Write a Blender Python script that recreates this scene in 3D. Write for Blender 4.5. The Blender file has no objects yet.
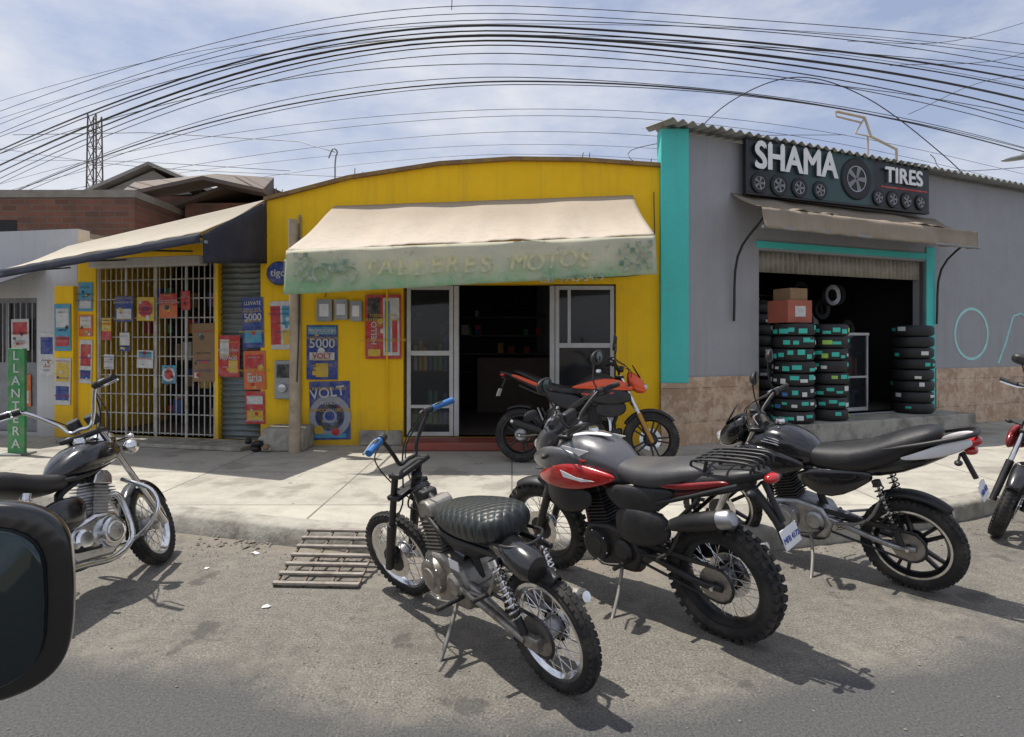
import bpy, bmesh, math, random
from mathutils import Vector, Matrix, noise
random.seed(7)
sc=bpy.context.scene
COL=sc.collection
CUR=Matrix(); PAR=None
R=math.radians
def V(*a): return Vector(a)
def T(x,y,z): return Matrix.Translation((x,y,z))
def RX(a): return Matrix.Rotation(a,4,'X')
def RY(a): return Matrix.Rotation(a,4,'Y')
def RZ(a): return Matrix.Rotation(a,4,'Z')

# ---------------------------------------------------------------- materials
def lin(c): return tuple(c)+(1,)
def mat(name,col,rough=.6,metal=0,var=.15,scale=6,bump=0,bscale=80,dirt=None,damt=.4,dscale=2.5,coat=0,lo=.45,hi=.7):
    m=bpy.data.materials.new(name); m.use_nodes=True
    n=m.node_tree.nodes; l=m.node_tree.links; b=n['Principled BSDF']
    b.inputs['Roughness'].default_value=rough; b.inputs['Metallic'].default_value=metal
    if coat: b.inputs['Coat Weight'].default_value=coat; b.inputs['Coat Roughness'].default_value=.08
    tc=n.new('ShaderNodeTexCoord')
    ns=n.new('ShaderNodeTexNoise'); ns.inputs['Scale'].default_value=scale; ns.inputs['Detail'].default_value=5
    l.new(tc.outputs['Object'],ns.inputs['Vector'])
    mx=n.new('ShaderNodeMix'); mx.data_type='RGBA'
    mx.inputs[6].default_value=lin([max(0,c*(1-var*1.6)) for c in col]); mx.inputs[7].default_value=lin([min(1,c*(1+var*1.6)) for c in col])
    l.new(ns.outputs['Fac'],mx.inputs[0])
    out=mx.outputs[2]
    if dirt:
        n2=n.new('ShaderNodeTexNoise'); n2.inputs['Scale'].default_value=dscale; n2.inputs['Detail'].default_value=7; n2.inputs['Roughness'].default_value=.65
        l.new(tc.outputs['Object'],n2.inputs['Vector'])
        rp=n.new('ShaderNodeMapRange'); rp.inputs[1].default_value=lo; rp.inputs[2].default_value=hi; rp.inputs[4].default_value=damt
        l.new(n2.outputs['Fac'],rp.inputs[0])
        m2=n.new('ShaderNodeMix'); m2.data_type='RGBA'; l.new(rp.outputs[0],m2.inputs[0]); l.new(out,m2.inputs[6]); m2.inputs[7].default_value=lin(dirt); out=m2.outputs[2]
        if rough<.5:
            m3=n.new('ShaderNodeMapRange'); m3.inputs[1].default_value=0; m3.inputs[2].default_value=max(.01,damt); m3.inputs[3].default_value=rough; m3.inputs[4].default_value=min(1,rough+.2)
            l.new(rp.outputs[0],m3.inputs[0]); l.new(m3.outputs[0],b.inputs['Roughness'])
    l.new(out,b.inputs['Base Color'])
    if bump:
        nb=n.new('ShaderNodeTexNoise'); nb.inputs['Scale'].default_value=bscale; nb.inputs['Detail'].default_value=4; l.new(tc.outputs['Object'],nb.inputs['Vector'])
        bp=n.new('ShaderNodeBump'); bp.inputs['Strength'].default_value=bump; bp.inputs['Distance'].default_value=.01
        l.new(nb.outputs['Fac'],bp.inputs['Height']); l.new(bp.outputs['Normal'],b.inputs['Normal'])
    return m
DUST=(.20,.17,.135)
black=mat('black_gloss_paint',(.009,.009,.011),.16,dirt=DUST,damt=.05,coat=.6,dscale=5)
blackm=mat('black_matte',(.012,.012,.013),.42,dirt=DUST,damt=.08,dscale=6)
blackp=mat('black_plastic',(.014,.014,.016),.48,dirt=DUST,damt=.12,dscale=7)
chrome=mat('chrome',(.75,.75,.75),.14,1,dirt=(.2,.17,.13),damt=.3,dscale=9)
alum=mat('cast_aluminium',(.42,.42,.43),.4,1,dirt=(.12,.1,.08),damt=.5,dscale=9)
muddy=mat('muddy_steel',(.34,.32,.29),.45,.75,dirt=(.12,.09,.06),damt=.75,dscale=12)
enginem=mat('dark_engine',(.045,.045,.048),.42,.6,dirt=(.10,.08,.06),damt=.4,dscale=9)
rubber=mat('tyre_rubber',(.014,.014,.014),.8,dirt=(.17,.14,.11),damt=.32,dscale=8,bump=.3,bscale=60)
rubbernew=mat('tyre_rubber_new',(.011,.011,.012),.55)
vinyl=mat('seat_vinyl',(.013,.013,.015),.38,dirt=DUST,damt=.07,dscale=4,bump=.25,bscale=180)
red=mat('red_paint',(.46,.010,.010),.22,coat=.6,dirt=DUST,damt=.18,dscale=6)
dred=mat('dark_red_paint',(.22,.01,.012),.25,coat=.6,dirt=DUST,damt=.1)
orange=mat('orange_paint',(.70,.07,.008),.28,coat=.5,dirt=DUST,damt=.1)
silver=mat('grey_tank_paint',(.12,.12,.13),.3,.4,coat=.4,dirt=DUST,damt=.3,dscale=6)
whitep=mat('white_paint',(.72,.72,.72),.35,dirt=DUST,damt=.2)
bluegrip=mat('blue_grip',(.02,.14,.38),.5,dirt=DUST,damt=.15)
lens=mat('headlight_glass',(.55,.58,.6),.08,.6)
redl=mat('red_lens',(.4,.01,.01),.12,coat=.8)
amber=mat('amber_lens',(.42,.12,.015),.15,coat=.8)
mirrorm=mat('mirror_glass',(.10,.13,.135),.06,1,var=.03)
carmirror=mat('car_mirror_glass',(.05,.065,.07),.05,.9,var=.05)
quilt=bpy.data.materials.new('quilted_vinyl'); quilt.use_nodes=True
def _q():
    n=quilt.node_tree.nodes;l=quilt.node_tree.links;b=n['Principled BSDF']; b.inputs['Roughness'].default_value=.42
    tc=n.new('ShaderNodeTexCoord'); outs=[]
    for a in (45,-45):
        mp=n.new('ShaderNodeMapping'); mp.inputs['Rotation'].default_value=(0,0,R(a)); l.new(tc.outputs['Object'],mp.inputs[0])
        w=n.new('ShaderNodeTexWave'); w.inputs['Scale'].default_value=9; w.wave_profile='SIN'; l.new(mp.outputs[0],w.inputs[0])
        r=n.new('ShaderNodeMath'); r.operation='POWER'; r.inputs[1].default_value=.3; l.new(w.outputs['Fac'],r.inputs[0]); outs.append(r)
    m=n.new('ShaderNodeMath'); m.operation='MULTIPLY'; l.new(outs[0].outputs[0],m.inputs[0]); l.new(outs[1].outputs[0],m.inputs[1])
    bp=n.new('ShaderNodeBump'); bp.inputs['Strength'].default_value=.45; bp.inputs['Distance'].default_value=.008; l.new(m.outputs[0],bp.inputs['Height']); l.new(bp.outputs[0],b.inputs['Normal'])
    mx=n.new('ShaderNodeMix'); mx.data_type='RGBA'; mx.inputs[6].default_value=(.04,.047,.046,1); mx.inputs[7].default_value=(.010,.012,.0125,1); l.new(m.outputs[0],mx.inputs[0]); l.new(mx.outputs[2],b.inputs['Base Color'])
_q()

# ---------------------------------------------------------------- geometry helpers
def root(name,M):
    global PAR,CUR
    e=bpy.data.objects.new(name,None); e.empty_display_size=.2; COL.objects.link(e); e.matrix_world=M
    PAR=e; CUR=Matrix(); return e
def add(name,vs,fs,m,smooth=True,ang=38,merge=True):
    me=bpy.data.meshes.new(name); me.from_pydata([CUR@Vector(v) for v in vs],[],fs)
    bm=bmesh.new(); bm.from_mesh(me)
    if merge: bmesh.ops.remove_doubles(bm,verts=bm.verts,dist=1e-5)
    bmesh.ops.recalc_face_normals(bm,faces=bm.faces); bm.to_mesh(me); bm.free()
    if smooth:
        me.polygons.foreach_set('use_smooth',[True]*len(me.polygons)); me.set_sharp_from_angle(angle=R(ang))
    me.materials.append(m)
    o=bpy.data.objects.new(name,me); COL.objects.link(o); o.parent=PAR
    return o
def bev(o,w,s=2):
    b=o.modifiers.new('b','BEVEL'); b.width=w; b.segments=s; b.limit_method='ANGLE'; b.angle_limit=R(40); return o
def sol(o,t=.004):
    s=o.modifiers.new('s','SOLIDIFY'); s.thickness=t; s.offset=0; return o
def sub(o,l=1):
    s=o.modifiers.new('ss','SUBSURF'); s.levels=l; s.render_levels=l; return o
BF=[(0,1,3,2),(4,6,7,5),(0,4,5,1),(2,3,7,6),(0,2,6,4),(1,5,7,3)]
def boxg(x0,x1,y0,y1,z0,z1):
    return [(x,y,z) for x in(x0,x1) for y in(y0,y1) for z in(z0,z1)]
def bx(name,x0,x1,y0,y1,z0,z1,m,b=0):
    o=add(name,boxg(x0,x1,y0,y1,z0,z1),BF,m,smooth=bool(b))
    if b: bev(o,b)
    return o
def boxes(name,lst,m,b=0):
    vs=[];fs=[]
    for a in lst:
        k=len(vs); vs+=boxg(*a); fs+=[tuple(i+k for i in f) for f in BF]
    o=add(name,vs,fs,m,smooth=False,merge=False)
    if b: bev(o,b)
    return o
def crom(p,n=5):
    p=[Vector(q) for q in p]; P=[p[0]*2-p[1]]+p+[p[-1]*2-p[-2]]; o=[]
    for i in range(1,len(P)-2):
        for k in range(n):
            t=k/n; a,b,c,d=P[i-1:i+3]
            o.append(.5*((2*b)+(c-a)*t+(2*a-5*b+4*c-d)*t*t+(3*b-3*c+d-a)*t**3))
    o.append(p[-1]); return o
def tubeg(pts,r,n=8):
    pts=[Vector(p) for p in pts]; vs=[];fs=[]
    N=len(pts); rr=r if isinstance(r,(list,tuple)) else [r]*N
    if len(rr)!=N: rr=[rr[0]+(rr[-1]-rr[0])*i/(N-1) for i in range(N)]
    t=(pts[1]-pts[0]).normalized(); u=t.orthogonal().normalized()
    for i in range(N):
        t2=(pts[min(i+1,N-1)]-pts[max(i-1,0)])
        t2=t2.normalized() if t2.length>1e-9 else t
        q=t.rotation_difference(t2); u=q@u; t=t2; w=t.cross(u)
        for k in range(n):
            a=2*math.pi*k/n; vs.append(pts[i]+(u*math.cos(a)+w*math.sin(a))*rr[i])
    for i in range(N-1):
        for k in range(n):
            fs.append((i*n+k,i*n+(k+1)%n,(i+1)*n+(k+1)%n,(i+1)*n+k))
    fs.append(tuple(range(n))); fs.append(tuple(range((N-1)*n,N*n)))
    return vs,fs
def tube(name,pts,r,m,n=10,sm=0):
    if sm: pts=crom(pts,sm)
    v,f=tubeg(pts,r,n); return add(name,v,f,m,ang=50)
def tubes(name,lst,m,n=6):
    vs=[];fs=[]
    for pts,r in lst:
        v,f=tubeg(pts,r,n); k=len(vs); vs+=v; fs+=[tuple(i+k for i in g) for g in f]
    return add(name,vs,fs,m,ang=50,merge=False)
def latheg(prof,c,axis,seg=32,closed=False,a0=0,a1=360):
    q=V(0,0,1).rotation_difference(Vector(axis).normalized()); c=Vector(c); vs=[];fs=[]; n=len(prof)
    full=abs(a1-a0)>=359.9; S=seg if full else seg+1
    for i in range(S):
        a=R(a0+(a1-a0)*i/seg)
        for r,h in prof: vs.append(c+q@V(r*math.cos(a),r*math.sin(a),h))
    for i in range(seg):
        j=(i+1)%S
        for k in range(n if closed else n-1):
            k2=(k+1)%n; fs.append((i*n+k,j*n+k,j*n+k2,i*n+k2))
    return vs,fs
def lathe(name,prof,c,axis,m,seg=32,closed=False,ang=38):
    v,f=latheg(prof,c,axis,seg,closed); 
    return add(name,v,f,m,ang=ang)
def loft(name,secs,m,n=20,s=1,end=.35):
    S=[tuple(q)+((2.5,) if len(q)<6 else ()) for q in secs]
    def cap(a,b):
        d=(a[0]-b[0])*.18
        return (a[0]+d,a[1],a[2],a[3]*end,a[4]*end,a[5])
    S=[cap(S[0],S[1])]+S+[cap(S[-1],S[-2])]
    vs=[];fs=[]
    for x,y,z,hw,hh,e in S:
        for k in range(n):
            a=2*math.pi*k/n; ca,sa=math.cos(a),math.sin(a)
            vs.append((x,y+hw*math.copysign(abs(ca)**(2/e),ca),z+hh*math.copysign(abs(sa)**(2/e),sa)))
    for i in range(len(S)-1):
        for k in range(n): fs.append((i*n+k,i*n+(k+1)%n,(i+1)*n+(k+1)%n,(i+1)*n+k))
    fs.append(tuple(range(n))); fs.append(tuple(range((len(S)-1)*n,len(S)*n)))
    o=add(name,vs,fs,m,ang=80); 
    if s: sub(o,s)
    return o
def prism(name,pts,y0,y1,m,b=.004):
    n=len(pts); vs=[(x,y0,z) for x,z in pts]+[(x,y1,z) for x,z in pts]
    fs=[tuple(range(n)),tuple(range(n,2*n))]+[(i,(i+1)%n,n+(i+1)%n,n+i) for i in range(n)]
    o=add(name,vs,fs,m)
    if b: bev(o,b)
    return o
def ell(name,c,r,m,n=16):
    vs=[];fs=[];h=n//2
    for i in range(h+1):
        p=math.pi*i/h
        for k in range(n):
            a=2*math.pi*k/n; vs.append((c[0]+r[0]*math.sin(p)*math.cos(a),c[1]+r[1]*math.sin(p)*math.sin(a),c[2]+r[2]*math.cos(p)))
    for i in range(h):
        for k in range(n): fs.append((i*n+k,i*n+(k+1)%n,(i+1)*n+(k+1)%n,(i+1)*n+k))
    return add(name,vs,fs,m,ang=80)
def fender(name,c,Rd,a0,a1,hw,drop,m,t=.004):
    vs=[];fs=[];na=20;nw=8
    for i in range(na+1):
        a=R(a0+(a1-a0)*i/na); tp=.55+.45*math.sin(math.pi*min(1,max(0,i/na*.8+.15)))
        for k in range(nw+1):
            s=-1+2*k/nw; r=Rd-drop*abs(s)**2.5
            vs.append((c[0]+r*math.cos(a),c[1]+s*hw*tp,c[2]+r*math.sin(a)))
    for i in range(na):
        for k in range(nw):
            j=i*(nw+1)+k; fs.append((j,j+1,j+nw+2,j+nw+1))
    return sol(add(name,vs,fs,m,ang=80),t)
def coil(name,p,q,r,turns,wr,m):
    p=Vector(p);q=Vector(q);d=q-p;t=d.normalized();u=t.orthogonal().normalized();w=t.cross(u);pts=[]
    N=turns*10
    for i in range(N+1):
        a=2*math.pi*turns*i/N; pts.append(p+d*(i/N)+(u*math.cos(a)+w*math.sin(a))*r)
    return tube(name,pts,wr,m,n=5)
def cloth(name,p00,p10,p11,p01,nu,nv,amp,m,t=.006,sc_=2.,sag=0,seed=0):
    p00,p10,p11,p01=map(Vector,(p00,p10,p11,p01)); vs=[];fs=[]
    nrm=(p10-p00).cross(p01-p00).normalized()
    for j in range(nv+1):
        for i in range(nu+1):
            u=i/nu;v=j/nv; p=(p00*(1-u)+p10*u)*(1-v)+(p01*(1-u)+p11*u)*v
            w=noise.noise(V(p.x*sc_+seed,p.z*sc_*.5+seed,p.y*sc_*.5))*amp + noise.noise(V(p.x*7+seed,p.z*2,v))*amp*.6*v
            p=p+nrm*w*min(1,4*v+.1); p.z-=sag*math.sin(math.pi*v)*(.7+.3*abs(math.sin(u*math.pi*4)))
            vs.append(p)
    for j in range(nv):
        for i in range(nu):
            k=j*(nu+1)+i; fs.append((k,k+1,k+nu+2,k+nu+1))
    return sol(add(name,vs,fs,m,ang=80),t)
def text(name,s,x,z,size,m,y=-.01,align='CENTER',off=0,sx=1,rot=0,ext=.001,shear=0):
    # boldness comes from a second copy shifted sideways (curve offset breaks glyph outlines)
    for k in range(1 if not off else 3):
        c=bpy.data.curves.new(name,'FONT'); c.body=s; c.size=size; c.align_x=align; c.align_y='CENTER'; c.extrude=ext; c.shear=shear
        c.materials.append(m); o=bpy.data.objects.new(name,c); COL.objects.link(o); o.parent=PAR
        dx,dz=((0,0),(off,0),(off*.5,off*.7))[k]
        o.matrix_local=CUR@T(x+dx,y-.0004*k,z+dz)@RX(R(90))@RZ(rot)@Matrix.Diagonal((sx,1,1,1))
    return o

# ---------------------------------------------------------------- motorcycles
blueink=mat('blue_ink',(.03,.06,.3),.6)
def wheel(pre,c,Rw,w,style,rimm,knob=0,side=1,disc=True,lip=None):
    Ri=Rw-(.078 if w>.09 else .062)
    p=[(Ri,-w*.30),(Ri+.015,-w*.46),(Ri+.035,-w*.5),(Rw-.022,-w*.42),(Rw-.006,-w*.24),(Rw,0),(Rw-.006,w*.24),(Rw-.022,w*.42),(Ri+.035,w*.5),(Ri+.015,w*.46),(Ri,w*.30)]
    lathe(pre+'_tyre',p,c,(0,1,0),rubber,48,True,ang=60)
    vs=[];fs=[]; N=int(2*math.pi*Rw/(.05 if knob else .034)); h=.010 if knob else .002
    for i in range(N):
        for row,(yy,dr,wd) in enumerate(((-.34,-.010,.2),(0,.0,.22),(.34,-.010,.2))):
            a=2*math.pi*(i+.5*(row==1))/N; L=.028 if knob else .022
            k=len(vs)
            M=T(*c)@RY(-a)
            for q in boxg(Rw+dr-.02,Rw+dr+h,(yy-wd*.5)*w,(yy+wd*.5)*w,-L/2,L/2): vs.append(M@Vector(q))
            fs+=[tuple(j+k for j in f) for f in BF]
    add(pre+'_tread',vs,fs,rubber,smooth=False,merge=False)
    r=[(Ri+.010,-w*.34),(Ri-.010,-w*.36),(Ri-.014,-w*.28),(Ri-.026,-w*.12),(Ri-.026,w*.12),(Ri-.014,w*.28),(Ri-.010,w*.36),(Ri+.010,w*.34),(Ri-.004,0)]
    lathe(pre+'_rim',r,c,(0,1,0),rimm,48,True)
    if style!='spoke':
        for s in (1,-1): lathe(pre+'_rim_lip',[(Ri-.006,s*w*.37),(Ri+.008,s*w*.37),(Ri+.008,s*w*.345),(Ri-.006,s*w*.345)],c,(0,1,0),lip or chrome,48,True)
    hr=.045 if style=='spoke' else .04
    lathe(pre+'_hub',[(0,-.055),(.018,-.055),(.018,-.045),(hr+.012,-.04),(hr+.012,-.034),(hr,-.03),(hr,.03),(hr+.012,.034),(hr+.012,.04),(.018,.045),(.018,.055),(0,.055)],c,(0,1,0),alum if style=='spoke' else blackm,24)
    c=Vector(c)
    if style=='spoke':
        L=[]
        for i in range(36):
            a=2*math.pi*i/36; s=1 if i%2 else -1; b=a+R(38)*(1 if (i//2)%2 else -1)
            L.append(([c+V(math.cos(b)*(hr+.008),s*.035,math.sin(b)*(hr+.008)),c+V(math.cos(a)*(Ri-.02),s*.006,math.sin(a)*(Ri-.02))],.0022))
        tubes(pre+'_spokes',L,chrome,4)
    else:
        vs=[];fs=[];n=style
        for i in range(n):
            for sg in (-1,1):
                a=2*math.pi*i/n; M=Matrix.Translation(c)@RY(-a)
                k=len(vs); r0,r1=.03,Ri-.018
                for q in ((r0,sg*.010),(r1,sg*.030)):
                    for dz in (-.009,.009):
                        for yy in (-.018,.018): vs.append(M@V(q[0],yy*(1.2 if q[0]==r0 else .8),q[1]+dz))
                fs+=[tuple(j+k for j in f) for f in [(0,1,3,2),(4,6,7,5),(0,4,5,1),(2,3,7,6),(0,2,6,4),(1,5,7,3)]]
        bev(add(pre+'_alloy_spokes',vs,fs,rimm,smooth=False,merge=False),.004)
    if disc:
        y=side*.058
        lathe(pre+'_brake_disc',[(.075,y-.002),(.115,y-.002),(.115,y+.002),(.075,y+.002)],c,(0,1,0),chrome,36,True)
        lathe(pre+'_disc_carrier',[(.02,y-.003),(.078,y-.003),(.078,y+.003),(.02,y+.003)],c,(0,1,0),blackm,12,True)

def moto(name,rear,front,z0,lean,steer,S):
    global CUR
    g=S.get
    r=Vector(rear);f=Vector(front);mid=(r+f)/2; wb=(f-r).length
    M=T(mid.x,mid.y,z0)@RZ(math.atan2(f.y-r.y,f.x-r.x))@RX(-R(lean))
    root(name,M)
    Rr=g('Rr',.29);Rf=g('Rf',.29);wr=g('wr',.11);wf=g('wf',.085)
    A=V(-wb/2,0,Rr);F=V(wb/2,0,Rf)
    rake=R(g('rake',26)); d=V(-math.sin(rake),0,math.cos(rake)); Lf=g('Lf',.66); TP=F+d*Lf
    st=g('style','spoke'); rim=g('rim',chrome)
    body=g('body',black)
    wheel('rear',tuple(A),Rr,wr,st,rim,g('knob',0),-1,g('rdisc',False),g('lip'))
    piv=V(A.x+.46,0,.36)
    for s in(1,-1):
        tube('swingarm_rail',[A+V(-.04,s*.085,0),A+V(.1,s*.085,.0),piv+V(-.05,s*.08,0),piv+V(0,s*.07,0)],.019,g('swm',muddy),8,4)
    tube('swingarm_cross',[piv+V(-.08,-.08,0),piv+V(-.08,.08,0)],.018,g('swm',muddy))
    tube('rear_axle',[A+V(0,-.12,0),A+V(0,.12,0)],.01,chrome)
    lathe('sprocket',[(.02,.062),(.095,.062),(.095,.068),(.02,.068)],A,(0,1,0),muddy,28,True)
    ce=piv+V(.1,0,-.02); pts=[]
    for k in range(9): a=R(90+180*k/8); pts.append(A+V(.09*math.cos(a),.066,.09*math.sin(a)))
    for k in range(7): a=R(-90+180*k/6); pts.append(ce+V(.035*math.cos(a),.066,.035*math.sin(a)))
    pts.append(pts[0]); tube('chain',pts,.008,enginem,5)
    if g('chainguard',1): prism('chain_guard',[(A.x-.06,A.z+.10),(A.x+.1,A.z+.115),(piv.x,piv.z+.075),(piv.x,piv.z+.04),(A.x+.1,A.z+.09)],.075,.09,blackp)
    lathe('rear_drum_cover',[(0,-.062),(.055,-.062),(.07,-.05),(.07,-.035)],A,(0,1,0),g('drumm',alum),24)
    sr=g('seat_rail',[(.24,.74),(-.05,.70),(-.45,.74),(-.72,.84)])
    for s in (1,-1):
        if g('twin',1):
            p=A+V(.03,s*.115,.03); q=V(A.x+.14,s*.13,g('shz',.68))
            tube('shock_rod',[p,q],.010,chrome); dd=q-p
            tube('shock_body',[p,p+dd*.35],.02,blackm)
            tube('shock_cap',[q-dd*.06,q+dd*.03],.026,g('spring',chrome))
            coil('shock_spring',p+dd*.22,q-dd*.05,.026,9,.0048,g('spring',chrome))
        tube('seat_rail',[V(x,s*(.04 if i==0 else .1),z) for i,(x,z) in enumerate(sr)],.013,g('framem',blackm),8,4)
    if not g('twin',1):
        p=V(A.x+.33,0,.4);q=V(A.x+.42,0,.68); tube('monoshock',[p,q],.018,chrome); coil('monoshock_spring',p,q,.034,7,.006,g('spring',chrome))
    hs=TP+V(-.055,0,-.04); hb=hs-d*.16
    fm=g('framem',blackm)
    tube('steering_head',[hs,hb],.03,fm)
    tube('backbone',[hs-d*.04,V(.1,0,g('bbz',.72)),V(-.1,0,.62),V(piv.x+.05,0,.5),piv],.024,fm,10,5)
    tube('down_tube',[hb,V(hb.x-.07,0,.5),V(.22,0,.27),V(.12,0,.2),V(-.1,0,.2),piv],.02,fm,10,5)
    em=g('engm',alum)
    prism('crankcase',[(.2,.26),(.23,.36),(.17,.45),(.02,.47),(-.14,.44),(-.2,.34),(-.16,.23),(.1,.2)],-.1,.1,em,.02)
    for s in(1,-1):
        lathe('engine_cover',[(0,.045),(.05,.044),(.055,.036),(.07,.038),(.088,.03),(.095,0)],V(.1,s*.1,.34),(0,s,0),em,28)
        lathe('clutch_cover',[(0,.03),(.045,.028),(.06,.015),(.062,0)],V(-.09,s*.1,.35),(0,s,0),em,24)
        for k in range(6): a=R(60*k+20); ell('cover_bolt',(.1+.086*math.cos(a),s*.128,.34+.086*math.sin(a)),(.007,.006,.007),chrome,6)
    CUR=T(.09,0,.43)@RY(R(g('cyl',14)))
    hwid=.085
    boxes('cylinder_fins',[(-.075-.006*(k%2),.075+.006*(k%2),-hwid,hwid,.03+k*.019,.036+k*.019) for k in range(9)],g('finm',enginem))
    bx('cylinder_barrel',-.055,.055,-.065,.065,0,.2,g('finm',enginem),.01)
    prism('cylinder_head',[(-.07,.2),(.07,.2),(.06,.26),(.03,.285),(-.03,.285),(-.06,.26)],-.075,.075,em,.01)
    tube('spark_plug_lead',[(.05,.06,.24),(.12,.09,.27),(.05,.08,.34),(-.05,.02,.36)],.005,blackm,6,4)
    CUR=Matrix()
    tube('carburettor',[(.0,0,.56),(-.08,0,.56),(-.14,0,.55)],[.03,.022,.04],enginem,12)
    for s in(1,-1):
        tube('footpeg',[V(-.13,s*.1,.3),V(-.13,s*.25,.31)],.012,rubber)
        tube('pillion_peg',[V(-.4,s*.11,.42),V(-.4,s*.22,.43)],.01,rubber)
        tube('pillion_bracket',[V(-.22,s*.11,.36),V(-.4,s*.13,.42),V(-.5,s*.12,.6)],.009,g('swm',alum),6,3)
    tube('gear_lever',[(-.1,.13,.28),(.02,.15,.26),(.06,.17,.29),(.06,.21,.29)],.006,chrome,6,3)
    tube('side_stand',[(-.06,.1,.24),(-.1,.2,.14),(-.12,.3,.035),(-.14,.34,.035)],.011,g('stm',muddy),8,3)
    e=g('ex',-1); z1=g('exz',.38); mm=g('mufm',blackm)
    hx=.09+.17*math.sin(R(g('cyl',14)))+.02
    tube('exhaust_header',[(hx,e*.03,.56),(hx+.10,e*.05,.53),(hx+.13,e*.07,.40),(.26,e*.09,.25),(.08,e*.12,.19),(-.15,e*.13,.22),(-.32,e*.14,z1-.06)],.018,g('hdm',chrome),10,6)
    q0=V(-.28,e*.145,z1-.08); q1=V(-.32-g('exl',.44),e*.16,z1+g('exup',.06))
    tube('muffler',[q0,q0+(q1-q0)*.12,q0+(q1-q0)*.2,q0+(q1-q0)*.9,q1],[.02,.035,.046,.046,.036],mm,16)
    tube('muffler_tip',[q1,q1+(q1-q0).normalized()*.03],.024,chrome,14)
    if g('exshield'): tube('heat_shield',[q0+(q1-q0)*.3+V(0,e*.012,.006),q0+(q1-q0)*.75+V(0,e*.012,.006)],.043,chrome,14)
    if g('tank'): loft('fuel_tank',g('tank'),g('tankm',body)); t=g('tank'); k=t[len(t)//2]; lathe('fuel_cap',[(0,.012),(.028,.012),(.034,0),(.034,-.02)],V(k[0],0,k[2]+k[4]+.003),(0,0,1),chrome,20)
    if g('seat'): loft('seat',g('seat'),g('seatm',vinyl))
    if g('tail'): loft('tail_cowl',g('tail'),g('tailm',body))
    for nm,secs,m in g('lofts',[]):
        for s in (1,-1): loft(nm,[(a[0],s*a[1])+tuple(a[2:]) for a in secs],m,16)
    fender('rear_mudguard',A,Rr+g('rfgap',.045),g('rfa',(55,150))[0],g('rfa',(55,150))[1],wr*.62,.03,g('rfm',blackp))
    tx,tz=g('tlight',(-.86,.84))
    if g('lights',1):
        loft('tail_light',[(tx+.03,0,tz,.05,.028),(tx-.015,0,tz,.045,.022)],redl,12,1)
        for s in (1,-1):
            tube('rear_indicator_stalk',[(tx+.06,0,tz-.03),(tx+.05,s*.11,tz-.04)],.006,blackp)
            ell('rear_indicator',(tx+.045,s*.13,tz-.04),(.02,.026,.016),g('indm',amber))
    if g('plate',1):
        px,pz=g('plp',(tx-.03,tz-.2))
        tube('plate_bracket',[(tx+.05,0,tz-.02),(px+.03,0,pz+.06)],.014,blackp)
        CUR=T(px,0,pz)@RY(R(18))
        bx('licence_plate',-.003,.003,-.075,.075,-.045,.045,whitep,.002)
        t=text('plate_text','MFB 4172',0,0,.036,blueink,y=0); t.matrix_local=CUR@T(-.005,0,-.005)@RZ(R(-90))@RX(R(90))
        CUR=Matrix()
    piv2=hs
    CUR=Matrix.Translation(piv2)@Matrix.Rotation(R(steer),4,d)@Matrix.Translation(-piv2)
    wheel('front',tuple(F),Rf,wf,st,rim,g('knob',0),1,g('fdisc',True),g('lip'))
    tube('front_axle',[F+V(0,-.11,0),F+V(0,.11,0)],.01,chrome)
    for s in (1,-1):
        y=s*.095
        tube('fork_lower',[F+V(.012,y,-.03),F+V(0,y,0)+d*.3],[.024,.027],g('forkm',alum),12)
        tube('fork_upper',[F+V(0,y,0)+d*.28,TP+V(0,y,0)+d*.02],.018,g('forku',chrome),12)
        if g('boots'): tube('fork_boot',[F+V(0,y,0)+d*(.28+.012*i) for i in range(22)],[.032,.026]*11,blackp,12)
    for h in (0,-.15): 
        q=TP+d*h; bx('fork_clamp',q.x-.06,q.x+.03,-.12,.12,q.z-.014,q.z+.014,blackm,.008)
    if g('ffender',1): fender('front_mudguard',F,Rf+g('ffgap',.03),*g('ffa',(35,140)),wf*.62,.03,g('ffm',body))
    if g('beak'):
        loft('front_beak',[(TP.x+.32,0,Rf*2+.10,.035,.012),(TP.x+.2,0,Rf*2+.13,.06,.02),(TP.x+.06,0,Rf*2+.15,.07,.02)],g('beak'))
    rise,pull,hw=g('bar',(.12,.14,.36)); H=TP+d*.05
    bp=[H+V(-pull,hw,rise),H+V(-pull*.6,hw*.62,rise*1.02),H+V(-.01,hw*.3,rise*.35),H+V(0,.06,0),H,H+V(0,-.06,0),H+V(-.01,-hw*.3,rise*.35),H+V(-pull*.6,-hw*.62,rise*1.02),H+V(-pull,-hw,rise)]
    tube('handlebar',bp,.011,g('barm',chrome),10,6)
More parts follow.
